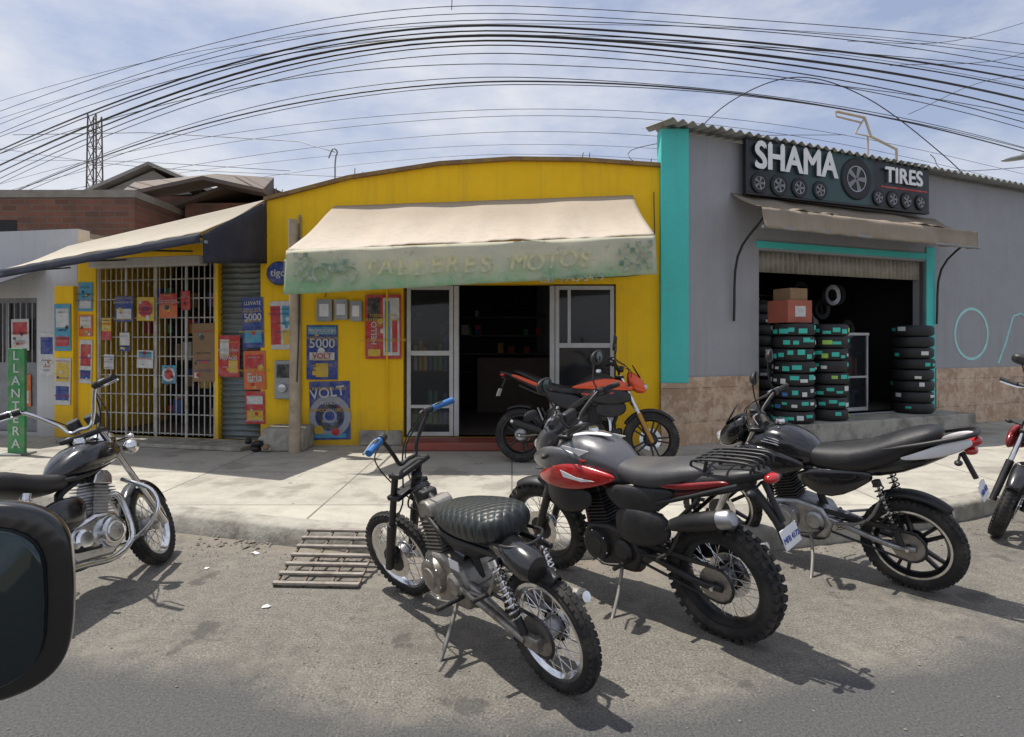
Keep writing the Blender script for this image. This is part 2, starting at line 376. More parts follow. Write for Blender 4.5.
    for s in (1,-1):
        tip=bp[0].copy(); inn=bp[1].copy(); tip.y*=s; inn.y*=s
        dr=(inn-tip).normalized()
        tube('grip',[tip-dr*.01,tip-dr*.005,tip+dr*.11,tip+dr*.12],[.018,.018,.017,.021],g('gripm',rubber),12)
        tube('switch_block',[tip+dr*.13,tip+dr*.17],.022,blackp,10)
        tube('lever',[tip+dr*.17+V(.03,0,-.005),tip+dr*.12+V(.06,0,-.01),tip+V(.05,0,-.012)],.006,chrome,6,4)
        if g('mirrors',1):
            mh=g('mh',.2); b=tip+dr*.16; top=b+V(.0,s*g('mo',.07),mh)
            tube('mirror_stem',[b,b+V(.03,s*.01,mh*.4),top+V(.03,0,-.01)],.005,blackm,6,4)
            loft('mirror_head',[(top.x+.035,top.y,top.z,.045,.026),(top.x+.02,top.y,top.z,.066,.042),(top.x+.004,top.y,top.z,.07,.045)],blackp,18,1,.9)
            lathe('mirror_glass',[(0,-.006),(.036,-.004)],(top.x,top.y,top.z),(1,0,0),mirrorm,18)
        if g('find',1):
            q=TP-d*.1+V(.04,s*.12,0); tube('front_indicator_stalk',[q,q+V(0,s*.06,0)],.006,blackp); ell('front_indicator',q+V(0,s*.08,0),(.02,.026,.016),g('indm',amber))
    tube('throttle_cable',[bp[-2]+V(0,.02,0),H+V(.12,-.12,.02),H+V(.08,-.04,-.15),hs+V(-.05,-.03,-.12)],.004,blackm,5,5)
    tube('clutch_cable',[bp[1]+V(0,-.02,0),H+V(.14,.1,.03),H+V(.1,.05,-.15),hs+V(-.05,.04,-.2)],.004,blackm,5,5)
    tube('brake_hose',[bp[-2]+V(.03,.03,0),H+V(.10,-.08,.03),TP+V(.06,.06,-.2),F+V(-.1,.1,.25),F+V(-.08,.085,.08)],.005,blackm,5,5)
    hl=g('hl','round')
    if hl=='round':
        c=TP-d*.07+V(.11,0,0)
        lathe('headlight_shell',[(0,-.09),(.04,-.08),(.075,-.03),(.085,.02),(.082,.03)],c,(1,0,-.05),g('hlm',chrome),28)
        lathe('headlight_lens',[(0,.045),(.04,.04),(.078,.022)],c,(1,0,-.05),lens,28)
        for s in (1,-1): tube('headlight_ear',[c+V(-.02,s*.085,0),TP-d*.07+V(0,s*.1,0)],.01,blackm)
        for s in (1,-1) if g('gauges',1) else ():
            lathe('gauge',[(0,.03),(.035,.03),(.04,.02),(.036,-.03),(0,-.035)],H+V(.06,s*.055,.045),(-.45,0,1),blackp,20)
    elif hl=='fairing':
        c=TP-d*.07+V(.10,0,0)
        loft('headlight_fairing',[(c.x+.13,0,c.z-.05,.05,.045),(c.x+.08,0,c.z-.02,.085,.085),(c.x,0,c.z+.02,.10,.11),(c.x-.06,0,c.z+.06,.085,.08)],g('hlm',body))
        loft('headlight_lens',[(c.x+.145,0,c.z-.03,.04,.03),(c.x+.09,0,c.z-.035,.072,.05)],lens,16)
        loft('windscreen',[(c.x+.07,0,c.z+.07,.055,.012),(c.x+.02,0,c.z+.15,.06,.012),(c.x-.01,0,c.z+.2,.045,.008)],blackp,16)
        bx('instrument_panel',H.x-.0,H.x+.05,-.06,.06,H.z+.02,H.z+.08,blackp,.01)
    CUR=Matrix()
    if g('rack'):
        rk=[]; x0,x1,z=g('rack')
        for s in (-.10,-.05,0,.05,.10): rk.append((crom([(x0+.05,s*.8,z-.05),(x0,s,z),(x1,s,z+.02),(x1-.03,s*.9,z-.02)],4),.0065))
        for x in (x0-.03,(x0+x1)/2,x1+.02): rk.append(([(x,-.11,z+.004),(x,.11,z+.004)],.0065))
        for s in (-1,1): rk.append(([(x0-.05,s*.09,z),(x0-.02,s*.09,z-.1)],.009))
        tubes('luggage_rack',rk,blackm,8)
    if g('extra'): g('extra')(A,F,TP,H)

def exA(A,F,TP,H):
    loft('centre_cover',[(.12,0,.57,.05,.08),(-.05,0,.55,.075,.08),(-.25,0,.55,.07,.07)],blackp)
    loft('under_seat_battery_box',[(-.14,0,.60,.09,.06),(-.3,0,.60,.10,.06),(-.44,0,.60,.09,.05)],blackp)
    tube('rear_canister',[(-.42,.04,.635),(-.44,.04,.632),(-.66,.065,.60),(-.69,.065,.595)],[.05,.07,.07,.055],black,20)
    tube('main_frame_tube',[TP+V(-.06,0,-.1),(.2,0,.58),(.1,0,.47),(-.1,0,.44)],.05,black,14,5)
    tube('side_rail_left',[(-.05,.1,.36),(-.3,.115,.33),A+V(.03,.115,.0)],.016,muddy,8,4)
    prism('number_card',[(-.16,.44),(-.08,.44),(-.08,.49),(-.16,.49)],.11,.115,whitep)
    bx('axle_block',A.x-.05,A.x+.04,.088,.12,A.z-.03,A.z+.03,muddy,.006)
    tube('kick_start',[(-.12,-.14,.33),(-.2,-.18,.4),(-.22,-.24,.42)],.008,chrome,6,3)
    bx('ignition_box',.18,.28,-.045,.045,.64,.74,blackp,.012)
    tube('rear_rack_loop',[(-.46,.1,.66),(-.57,.09,.67),(-.62,0,.67),(-.57,-.09,.67),(-.46,-.1,.66)],.008,blackm,8,4)
moto('small_black_moped',(.205,2.64),(-.59,3.60),0,12,16,dict(Rr=.272,Rf=.27,wr=.075,wf=.062,style='spoke',rim=chrome,Lf=.645,bar=(.20,.12,.31),bbz=.66,
  gripm=bluegrip,barm=blackm,seat=[(.06,0,.665,.07,.04,2.3),(-.04,0,.675,.13,.06,2.5),(-.22,0,.685,.15,.08,2.8),(-.38,0,.705,.15,.085,2.8),(-.49,0,.72,.125,.07,2.4)],
  seatm=quilt,engm=muddy,finm=muddy,forkm=blackm,forku=blackm,mirrors=0,gauges=0,hl='none',find=0,plate=0,lights=0,rfa=(70,112),rfgap=.02,rfm=blackm,fdisc=True,ffender=0,mufm=muddy,exl=.36,exz=.3,
  chainguard=0,extra=exA,shz=.60,seat_rail=[(.24,.66),(-.05,.60),(-.4,.61),(-.6,.60)]))
def exB(A,F,TP,H):
    for s in (1,-1):
        prism('tank_decal',[(.12,.875),(.30,.885),(.24,.925),(.04,.915)],s*.166,s*.170,whitep,.001)
        prism('tank_red_flash',[(.30,.84),(.36,.90),(.24,.86),(.06,.862),(.10,.842)],s*.172,s*.178,red,.001)
        prism('shroud_white_flash',[(.24,.79),(.12,.765),(-.02,.765),(.08,.745),(.22,.75)],s*.2085,s*.2115,whitep,.001)
        loft('hand_guard',[(H.x+.05,s*.28,H.z+.12,.05,.03),(H.x+.02,s*.36,H.z+.12,.03,.03)],blackp,12)
    loft('tank_top_stripe',[(.24,.06,.955,.035,.012),(.12,.03,.982,.026,.008),(.02,.0,.965,.02,.008)],whitep,12)
    tube('silencer_can',[(-.46,.15,.60),(-.54,.155,.63),(-.72,.163,.69),(-.75,.165,.70)],[.03,.043,.045,.04],blackm,16)
    tube('silencer_end_cap',[(-.745,.165,.698),(-.80,.168,.715),(-.815,.169,.72)],[.046,.043,.03],alum,16)
    loft('under_tail',[(-.3,0,.72,.11,.07),(-.55,0,.78,.11,.06),(-.8,0,.84,.07,.04)],blackp)
    tube('mud_flap_arm',[(-.8,0,.84),(-.93,0,.68),(-.97,0,.58)],.022,blackp,8,3)
    loft('tool_box',[(-.1,.12,.52,.04,.1),(-.25,.13,.53,.05,.12),(-.4,.12,.55,.03,.08)],blackp)
    tubes('rear_frame_tubes',[([(-.2,s*.12,.62),(-.5,s*.14,.74),(-.82,s*.12,.86)],.012) for s in (1,-1)]+[([(-.3,s*.13,.45),(-.62,s*.14,.76)],.011) for s in (1,-1)],blackm,8)
moto('red_dual_sport_motorcycle',(1.10,3.10),(.27,4.05),0,9,12,dict(Rr=.298,Rf=.30,wr=.135,wf=.1,style='spoke',rim=blackm,knob=1,Lf=.74,bar=(.13,.12,.38),
  tank=[(.42,0,.79,.09,.09),(.32,0,.83,.155,.125),(.14,0,.85,.175,.138),(-.02,0,.82,.15,.12),(-.14,0,.77,.09,.07)],tankm=silver,
  seat=[(-.02,0,.80,.08,.055),(-.15,0,.79,.13,.065),(-.35,0,.80,.16,.075),(-.52,0,.86,.15,.06),(-.66,0,.88,.10,.04)],seatm=mat('grey_seat_vinyl',(.05,.05,.055),.5,dirt=DUST,damt=.25,bump=.25,bscale=180),
  tail=[(-.45,0,.80,.14,.06),(-.68,0,.85,.12,.05),(-.88,0,.90,.07,.035)],tailm=blackp,
  lofts=[('grey_tank_wing',[(.52,.13,.80,.02,.03),(.42,.16,.82,.03,.08),(.26,.175,.83,.03,.09),(.12,.165,.84,.02,.05)],silver),
         ('red_tank_shroud',[(.46,.15,.70,.02,.03),(.36,.17,.73,.03,.07),(.26,.18,.75,.03,.09),(.12,.178,.76,.028,.08),(-.02,.16,.77,.02,.045),(-.10,.15,.78,.012,.02)],red),
         ('black_radiator_cover',[(.46,.11,.62,.02,.06),(.36,.14,.60,.035,.10),(.22,.15,.60,.03,.09),(.10,.14,.62,.02,.06)],blackp),
         ('side_cover',[(-.03,.11,.68,.02,.04),(-.16,.125,.66,.03,.09),(-.32,.12,.68,.03,.08),(-.44,.11,.74,.02,.04)],blackp),
         ('red_side_accent',[(-.42,.135,.79,.010,.014),(-.58,.132,.815,.014,.02),(-.74,.105,.855,.010,.015)],dred)],
  engm=enginem,finm=enginem,framem=mat('red_frame_paint',(.12,.008,.008),.4,dirt=DUST,damt=.2),forkm=blackm,twin=0,tlight=(-.93,.88),plp=(-.99,.62),hl='fairing',hlm=silver,beak=silver,rack=(-.6,-.86,.945),
  ffa=(60,125),ffm=blackp,rfa=(60,110),ex=-1,extra=exB,mh=.2,rdisc=True,boots=1,swm=enginem,barm=blackm,indm=blackp,drumm=blackm))
def exC(A,F,TP,H):
    for s in (1,-1):
        for k in range(3):
            prism('wing_badge',[(.20-.02*k,.865+.016*k),(.08,.845+.016*k),(.10,.856+.016*k)],s*.169,s*.172,whitep,0)
    tube('grab_rail',[(-.5,.13,.88),(-.7,.135,.94),(-.90,.1,1.0),(-.94,0,1.005),(-.90,-.1,1.0),(-.7,-.135,.94),(-.5,-.13,.88)],.014,blackm,8,4)
    loft('tail_red_band',[(-.87,0,.935,.07,.035),(-.95,0,.96,.05,.03)],redl)
moto('black_commuter_motorcycle',(2.44,3.70),(1.60,4.58),0,9,14,dict(Rr=.282,Rf=.285,wr=.10,wf=.085,style=5,rim=mat('satin_black_alloy',(.015,.015,.016),.35,.4),Lf=.72,bar=(.11,.12,.37),
  tank=[(.40,0,.77,.07,.07),(.31,0,.80,.14,.11),(.14,0,.83,.17,.138),(-.02,0,.80,.145,.118),(-.12,0,.76,.09,.07)],
  seat=[(-.0,0,.765,.07,.05),(-.12,0,.76,.13,.08),(-.33,0,.77,.155,.095),(-.5,0,.84,.155,.105),(-.66,0,.935,.14,.08),(-.77,0,.985,.09,.045)],
  tail=[(-.35,0,.72,.13,.06),(-.6,0,.80,.125,.08),(-.82,0,.915,.075,.055)],tailm=black,
  lofts=[('tank_shroud',[(.46,.11,.70,.02,.05),(.36,.145,.74,.035,.09),(.20,.16,.72,.035,.11),(.06,.15,.72,.03,.07),(-.04,.14,.72,.015,.03)],black),
         ('side_cover',[(-.02,.11,.64,.02,.04),(-.14,.125,.62,.03,.10),(-.28,.12,.64,.03,.09),(-.42,.11,.70,.02,.04)],black),
         ('white_tail_panel',[(-.62,.138,.85,.008,.012),(-.73,.135,.89,.012,.03),(-.85,.105,.935,.014,.045),(-.92,.08,.965,.010,.025)],whitep)],
  engm=alum,finm=enginem,tlight=(-.92,.90),plp=(-.96,.68),hl='fairing',hlm=black,ffa=(30,150),ffm=black,rfa=(60,130),rfgap=.05,mh=.26,mo=.04,mufm=blackm,exshield=1,extra=exC,swm=alum,spring=blackm,barm=blackm,indm=blackp,drumm=blackm))
moto('orange_sport_motorcycle',(.10,6.75),(1.46,6.42),.154,6,6,dict(Rr=.295,Rf=.295,wr=.13,wf=.1,style=5,rim=blackm,lip=blackm,Lf=.72,bar=(.13,.12,.36),
  tank=[(.40,0,.80,.07,.06),(.31,0,.85,.16,.11),(.14,0,.88,.175,.135),(-.02,0,.83,.145,.11),(-.12,0,.78,.09,.06)],tankm=blackm,
  seat=[(-.0,0,.79,.06,.05),(-.12,0,.78,.12,.06),(-.35,0,.80,.14,.06),(-.58,0,.92,.11,.05),(-.78,0,1.0,.06,.03)],
  tail=[(-.35,0,.75,.12,.06),(-.6,0,.86,.11,.06),(-.92,0,.99,.04,.02)],tailm=blackp,
  lofts=[('orange_tank_shroud',[(.50,.13,.83,.015,.025),(.40,.165,.86,.03,.06),(.22,.185,.87,.03,.065),(.04,.165,.85,.02,.04),(-.1,.14,.83,.01,.015)],orange),
         ('black_tank_side',[(.48,.13,.74,.02,.05),(.36,.165,.74,.035,.09),(.18,.175,.74,.03,.09),(.0,.15,.76,.02,.05)],blackp),
         ('black_radiator_shroud',[(.42,.12,.62,.02,.06),(.32,.14,.60,.03,.10),(.16,.14,.60,.02,.07)],blackp),
         ('belly_pan',[(.38,.09,.36,.02,.06),(.26,.12,.28,.025,.08),(.02,.125,.24,.02,.05),(-.14,.12,.26,.012,.03)],blackp),
         ('red_side_stripe',[(.30,.19,.77,.008,.02),(.14,.195,.74,.010,.02),(.0,.17,.76,.008,.012)],red),
         ('side_cover',[(-.02,.11,.68,.02,.04),(-.14,.125,.66,.03,.10),(-.32,.12,.70,.03,.07),(-.42,.11,.76,.02,.04)],blackp),
         ('orange_tail_panel',[(-.36,.12,.80,.01,.015),(-.58,.115,.87,.015,.025),(-.78,.08,.95,.012,.02)],orange)],
  engm=enginem,finm=enginem,tlight=(-.94,.96),hl='fairing',hlm=orange,ffa=(40,150),ffm=blackp,forkm=mat('gold_fork',(.40,.22,.06),.35,.8),twin=0,rfa=(70,120),barm=blackm,indm=blackp))
def exE(A,F,TP,H):
    tube('crash_bar',[(.30,-.05,.62),(.33,-.22,.52),(.30,-.26,.38),(.26,-.1,.24),(.26,.1,.24),(.30,.26,.38),(.33,.22,.52),(.30,.05,.62)],.013,chrome,10,5)
    tube('sissy_bar',[(-.55,.12,.7),(-.66,.11,.95),(-.68,0,1.0),(-.66,-.11,.95),(-.55,-.12,.7)],.01,chrome,8,4)
    loft('side_toolbox',[(-.08,-.12,.52,.03,.08),(-.2,-.13,.52,.05,.1),(-.32,-.12,.52,.03,.08)],black)
    for s in (1,-1): ell('auxiliary_lamp',(TP.x+.12,s*.17,TP.z-.12),(.05,.045,.045),chrome)
moto('black_cruiser_motorcycle',(-2.54,3.02),(-2.37,4.10),0,11,20,dict(Rr=.29,Rf=.275,wr=.13,wf=.085,style='spoke',rim=chrome,Lf=.76,rake=30,bar=(.20,.2,.36),
  tank=[(.34,0,.80,.05,.04),(.26,0,.81,.11,.075),(.1,0,.81,.15,.10),(-.05,0,.77,.115,.085),(-.14,0,.73,.05,.04)],
  seat=[(-.08,0,.70,.08,.04),(-.2,0,.70,.15,.06),(-.34,0,.72,.15,.07),(-.42,0,.77,.14,.06),(-.62,0,.80,.13,.06),(-.72,0,.80,.09,.04)],
  engm=chrome,finm=alum,hlm=chrome,ffa=(20,160),ffm=black,rfa=(20,160),rfm=black,rfgap=.05,mufm=chrome,exl=.6,exup=.02,exz=.3,extra=exE,tlight=(-.92,.72),forkm=chrome,mirrors=0,indm=chrome))
moto('dark_red_motorcycle',(4.82,5.1),(3.72,4.66),0,8,24,dict(Rr=.29,Rf=.29,wr=.11,wf=.09,style=5,rim=blackm,lip=blackm,Lf=.70,
  tank=[(.40,0,.77,.07,.07),(.31,0,.80,.14,.11),(.14,0,.83,.17,.135),(-.02,0,.80,.145,.115),(-.12,0,.76,.09,.07)],tankm=black,
  seat=[(-.0,0,.775,.06,.045),(-.12,0,.775,.13,.06),(-.35,0,.79,.15,.07),(-.55,0,.82,.14,.06),(-.74,0,.84,.10,.045)],
  lofts=[('tank_shroud',[(.46,.11,.70,.02,.05),(.36,.145,.74,.035,.09),(.20,.16,.72,.035,.11),(.06,.15,.72,.03,.07)],dred)],ffm=black,hlm=black,rfa=(55,150),indm=blackp,plate=0,barm=blackm,forkm=blackm,engm=enginem))

# ---------------------------------------------------------------- ground
def procmat(name):
    m=bpy.data.materials.new(name); m.use_nodes=True; n=m.node_tree.nodes; l=m.node_tree.links
    return m,n,l,n['Principled BSDF']
def nz(n,l,src,scale,detail=6,rough=.6):
    q=n.new('ShaderNodeTexNoise'); q.inputs['Scale'].default_value=scale; q.inputs['Detail'].default_value=detail; q.inputs['Roughness'].default_value=rough
    l.new(src,q.inputs['Vector']); return q.outputs['Fac']
def mr(n,l,src,a,b,c=0,d=1):
    q=n.new('ShaderNodeMapRange'); 
    for i,v in enumerate((a,b,c,d)): q.inputs[i+1].default_value=v
    l.new(src,q.inputs[0]); return q.outputs[0]
def mixc(n,l,f,a,b,mode='MIX'):
    q=n.new('ShaderNodeMix'); q.data_type='RGBA'; q.blend_type=mode
    for i,s in ((0,f),(6,a),(7,b)):
        if isinstance(s,(tuple,list)): q.inputs[i].default_value=tuple(s)+(1,) if len(s)==3 else s
        elif isinstance(s,(int,float)): q.inputs[i].default_value=s
        else: l.new(s,q.inputs[i])
    return q.outputs[2]
def mth(n,l,op,a,b=0):
    q=n.new('ShaderNodeMath'); q.operation=op
    for i,s in ((0,a),(1,b)):
        if isinstance(s,(int,float)): q.inputs[i].default_value=s
        else: l.new(s,q.inputs[i])
    return q.outputs[0]
def bumpn(n,l,b,h,st,dist=.01):
    q=n.new('ShaderNodeBump'); q.inputs['Strength'].default_value=st; q.inputs['Distance'].default_value=dist; l.new(h,q.inputs['Height']); l.new(q.outputs[0],b.inputs['Normal'])
road,n,l,b=procmat('dusty_asphalt')
tc=n.new('ShaderNodeTexCoord').outputs['Object']; sep=n.new('ShaderNodeSeparateXYZ'); l.new(tc,sep.inputs[0])
fine=nz(n,l,tc,85,3,.8); med=nz(n,l,tc,14,8,.75); big=nz(n,l,tc,.9,6); 
x2=mth(n,l,'MULTIPLY',mth(n,l,'POWER',mth(n,l,'ABSOLUTE',sep.outputs[0]),2),.10)
edge=mth(n,l,'SUBTRACT',mth(n,l,'SUBTRACT',sep.outputs[1],x2),mth(n,l,'MULTIPLY',big,.9))
mask=mr(n,l,edge,1.90,2.12)
asph=mixc(n,l,mr(n,l,fine,.35,.65),(.050,.050,.051),(.125,.122,.118))
dust=mixc(n,l,mr(n,l,med,.35,.65),(.125,.116,.100),(.210,.192,.162))
dust=mixc(n,l,mr(n,l,fine,.52,.66,0,.9),dust,(.34,.315,.27))
dust=mixc(n,l,mr(n,l,fine,.46,.34,0,.8),dust,(.045,.042,.038))
dust=mixc(n,l,mr(n,l,nz(n,l,tc,1.3,7,.7),.50,.66,0,.5),dust,(.085,.078,.070))
dust=mixc(n,l,mr(n,l,nz(n,l,tc,2.7,6,.6),.60,.65,0,.6),dust,(.048,.045,.041))
dust=mixc(n,l,mr(n,l,nz(n,l,tc,1.9,8,.75),.46,.36,0,.5),dust,(.28,.25,.205))
gut=mr(n,l,mth(n,l,'ADD',edge,mth(n,l,'MULTIPLY',med,.7)),3.6,4.15,0,.75)
dust=mixc(n,l,gut,dust,(.25,.21,.165))
col=mixc(n,l,mask,asph,dust)
l.new(col,b.inputs['Base Color']); b.inputs['Roughness'].default_value=.85
bumpn(n,l,b,mth(n,l,'ADD',mth(n,l,'MULTIPLY',fine,.8),med),.7,.015)
pave,n,l,b=procmat('concrete_pavement')
tc=n.new('ShaderNodeTexCoord').outputs['Object']
br=n.new('ShaderNodeTexBrick'); br.offset=0; br.inputs['Scale'].default_value=1; br.inputs['Mortar Size'].default_value=.009; br.inputs['Brick Width'].default_value=1.55; br.inputs['Row Height'].default_value=1.25; br.inputs['Color1'].default_value=(.46,.435,.365,1); br.inputs['Color2'].default_value=(.38,.36,.305,1); br.inputs['Mortar'].default_value=(.10,.09,.08,1); l.new(tc,br.inputs[0])
m1=nz(n,l,tc,3,9,.7); m2=nz(n,l,tc,60,4)
c=mixc(n,l,mr(n,l,m1,.42,.66,0,.7),br.outputs[0],(.24,.218,.185)); c=mixc(n,l,mr(n,l,m2,.4,.7,0,.35),c,(.52,.485,.43))
c=mixc(n,l,mr(n,l,nz(n,l,tc,1.1,6),.56,.62,0,.5),c,(.16,.144,.12))
c=mixc(n,l,mr(n,l,nz(n,l,tc,7,3),.68,.70,0,.6),c,(.05,.048,.045))
l.new(c,b.inputs['Base Color']); b.inputs['Roughness'].default_value=.85; bumpn(n,l,b,mth(n,l,'ADD',m2,mth(n,l,'MULTIPLY',br.outputs['Fac'],-2)),.35,.008)
kerbm=mat('kerb_concrete',(.36,.34,.29),.85,var=.15,scale=12,bump=.6,bscale=30,dirt=(.10,.088,.072),damt=.8,dscale=4)
soil=mat('dry_soil',(.2,.17,.13),.95)
root('ground',T(0,0,-.012)); add('ground_sheet',[(-400,-400,0),(400,-400,0),(400,400,0),(-400,400,0)],[(0,1,2,3)],soil,False)
root('road',T(0,0,0))
add('road_surface',[(-60,-12,0),(60,-12,0),(60,30,0),(-60,30,0)],[(0,1,2,3)],road,False)
kp=[(-30,14),(-14,8.6),(-9,6.9),(-4.4,5.45),(-2.6,4.76),(-1.0,4.29),(.5,4.18),(2,4.40),(3.8,5.10),(7,6.8),(14,10.8),(30,20)]
kc=[(p.x,p.y) for p in crom([V(x,y,0) for x,y in kp],8)]
root('pavement',T(0,0,0))
vs=[];fs=[]
for x,y in kc: vs+=[(x,y+.14,.148),(x,45,.148)]
for i in range(len(kc)-1): fs.append((2*i,2*i+2,2*i+3,2*i+1))
add('pavement_slabs',vs,fs,pave,False)
root('kerb',T(0,0,0))
kf=[]; 
for (x0,y0),(x1,y1) in zip(kc,kc[1:]):
    m_=max(1,int((x1-x0)/.06)) if abs(x0)<6 else 1
    for k in range(m_): kf.append((x0+(x1-x0)*k/m_,y0+(y1-y0)*k/m_))
kf.append(kc[-1])
vs=[];fs=[]
for i,(x,y) in enumerate(kf):
    j=.022*noise.noise(V(x*4,0,0))+.014*noise.noise(V(x*17,3,0)); q=.014*noise.noise(V(x*9,7,0)); vs+=[(x,y+j-.01,-.01),(x,y+j,.12+q),(x,y+j+.03,.150+q*.3),(x,y+.17,.154)]
for i in range(len(kf)-1):
    for k in range(3): fs.append((4*i+k,4*i+4+k,4*i+5+k,4*i+1+k))
add('kerb_stone',vs,fs,kerbm,True,50)
root('metal_kerb_ramp',T(-1.17,3.97,0)@RZ(R(-3)))
rust=mat('rusty_iron',(.13,.1,.08),.7,.5,dirt=(.25,.22,.18),damt=.6,dscale=14)
L=[]
def rp(x,t): return V(x,-.27+.54*t,.02+.155*t)
for k in range(7): L.append(([rp(-.26,k/6),rp(.25,k/6)],.013))
for x in (-.26,-.09,.08,.25): L.append(([rp(x,-.02)+V(0,0,-.012),rp(x,1.02)+V(0,0,-.012)],.010))
tubes('ramp_bars',L,rust,4)
boxes('ramp_flats',[(-.27,.26,-.27+.09*k-.018,-.27+.09*k+.018,.018+.0258*k,.030+.0258*k) for k in range(7)],mat('worn_steel_flat',(.34,.31,.27),.6,.3,dirt=(.12,.08,.06),damt=.7,dscale=14))
root('gravel_and_litter',T(0,0,0))
vs=[];fs=[]
for i in range(1500):
    if i<100: x=random.gauss(-1.95,.16); y=4.42+random.gauss(0,.07)+abs(x+1)*.12; s=random.uniform(.005,.022)
    elif i<800: x=random.uniform(-4,4.5); y=4.15+.055*x*x-abs(random.gauss(0,.14)); s=random.uniform(.002,.010)
    else: x=random.uniform(-4,4.5); y=random.uniform(2.1,4.2+.03*x*x); s=random.uniform(.002,.007)
    k=len(vs)
    for q in ((1,0,0),(0,1,0),(-1,0,0),(0,-1,0),(0,0,1),(0,0,-.3)):
        vs.append((x+q[0]*s*random.uniform(.7,1.4),y+q[1]*s*random.uniform(.7,1.4),max(0,s*.5+q[2]*s*random.uniform(.5,.9))))
    fs+=[tuple(j+k for j in f) for f in ((0,1,4),(1,2,4),(2,3,4),(3,0,4),(1,0,5),(2,1,5),(3,2,5),(0,3,5))]
add('stones',vs,fs,mat('pebble',(.22,.2,.165),.9),False,merge=False)
for i,(x,y,s) in enumerate(((-1.38,3.42,.7),(-2.0,4.0,.5),(-1.8,4.28,.9))):
    CUR=T(x,y,.004)@RZ(i*1.3)@Matrix.Scale(s,4); add('paper_scrap',[(-.03,-.02,0),(.03,-.02,.006),(.035,.02,0),(0,.025,.012),(-.03,.02,.002)],[(0,1,2,3,4)],whitep,False); CUR=Matrix()

# ---------------------------------------------------------------- facade helpers
def wall(name,us,zs,top,openings,m,th=.2,y0=0):
    us=sorted(set(us)); zs=sorted(set(zs)); nu=len(us);nzz=len(zs); vs=[];fs=[]
    for y in (y0,y0+th):
        for j,z in enumerate(zs):
            for u in us: vs.append((u,y,top(u) if j==nzz-1 else z))
    def inc(i,j):
        if i<0 or j<0 or i>=nu-1 or j>=nzz-1: return False
        cu=(us[i]+us[i+1])/2; cz=(zs[j]+zs[j+1])/2
        return not any(a<cu<b_ and c_<cz<d_ for a,b_,c_,d_ in openings)
    id=lambda i,j,s:s*nu*nzz+j*nu+i
    for i in range(nu-1):
        for j in range(nzz-1):
            if not inc(i,j): continue
            a=[(i,j),(i+1,j),(i+1,j+1),(i,j+1)]
            fs.append(tuple(id(*q,0) for q in a)); fs.append(tuple(id(*q,1) for q in reversed(a)))
            for (p,q,di,dj) in ((a[0],a[1],0,-1),(a[1],a[2],1,0),(a[2],a[3],0,1),(a[3],a[0],-1,0)):
                if not inc(i+di,j+dj): fs.append((id(*p,0),id(*q,0),id(*q,1),id(*p,1)))
    return add(name,vs,fs,m,False)
def shell(u0,u1,z1,dep,m,roofm,floorz=None,floorm=None,y0=.2):
    bx('side_wall_left',u0,u0+.15,y0+.001,dep,.1,z1-.05,m); bx('side_wall_right',u1-.15,u1,y0+.001,dep,.1,z1-.05,m)
    bx('back_wall',u0+.151,u1-.151,dep-.15,dep,.1,z1-.05,m); bx('roof_slab',u0+.001,u1-.001,y0+.002,dep,z1-.049,z1+.02,roofm)
    if floorz is not None: bx('floor',u0+.152,u1-.152,.02,dep-.152,.152,floorz,floorm)
def plaster(name,col,dirt,damt=.6,bs=.4,low0=.45,low1=.95):
    m,n,l,b=procmat(name); tc=n.new('ShaderNodeTexCoord').outputs['Object']
    a=nz(n,l,tc,1.7,8,.65); f=nz(n,l,tc,25,5)
    mp=n.new('ShaderNodeMapping'); mp.inputs['Scale'].default_value=(9,9,.45); l.new(tc,mp.inputs[0]); st=nz(n,l,mp.outputs[0],1,6,.7)
    sep=n.new('ShaderNodeSeparateXYZ'); l.new(tc,sep.inputs[0])
    c=mixc(n,l,a,tuple(x*.80 for x in col),tuple(min(1,x*1.15) for x in col))
    c=mixc(n,l,mr(n,l,st,.50,.78,0,damt*.6),c,dirt)
    low=mr(n,l,mth(n,l,'ADD',sep.outputs[2],mth(n,l,'MULTIPLY',a,.6)),low0,low1,damt,0)
    c=mixc(n,l,low,c,dirt)
    c=mixc(n,l,mr(n,l,nz(n,l,tc,4,9,.75),.58,.64,0,damt*.6),c,tuple(min(1,x*.55+.08) for x in col))
    l.new(c,b.inputs['Base Color']); b.inputs['Roughness'].default_value=.85; bumpn(n,l,b,mth(n,l,'ADD',mth(n,l,'MULTIPLY',a,2),f),bs,.012); return m
yellow=plaster('yellow_plaster',(.92,.54,.008),(.27,.17,.04),.5)
greyp=plaster('grey_plaster',(.33,.33,.345),(.20,.19,.175),.5)
teal=plaster('teal_paint',(.08,.57,.52),(.15,.30,.27),.5)
whitewall=plaster('white_plaster',(.56,.56,.56),(.25,.23,.2),.5)
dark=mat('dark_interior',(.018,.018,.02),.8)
dfloor=mat('interior_floor',(.12,.105,.09),.5)
roofm=mat('roof_cement',(.25,.23,.2),.9,dirt=(.1,.09,.08))
capm=mat('parapet_cap',(.2,.12,.06),.85,dirt=(.4,.28,.05),damt=.7,dscale=5)
whiteframe=mat('white_window_frame',(.5,.5,.49),.5,dirt=DUST,damt=.3)
glass=mat('shop_glass',(.03,.035,.04),.05,0,var=.05,coat=.5); glass.node_tree.nodes['Principled BSDF'].inputs['Alpha'].default_value=.35
steel=mat('galvanised',(.30,.32,.32),.45,.6,dirt=(.16,.12,.08),damt=.45)
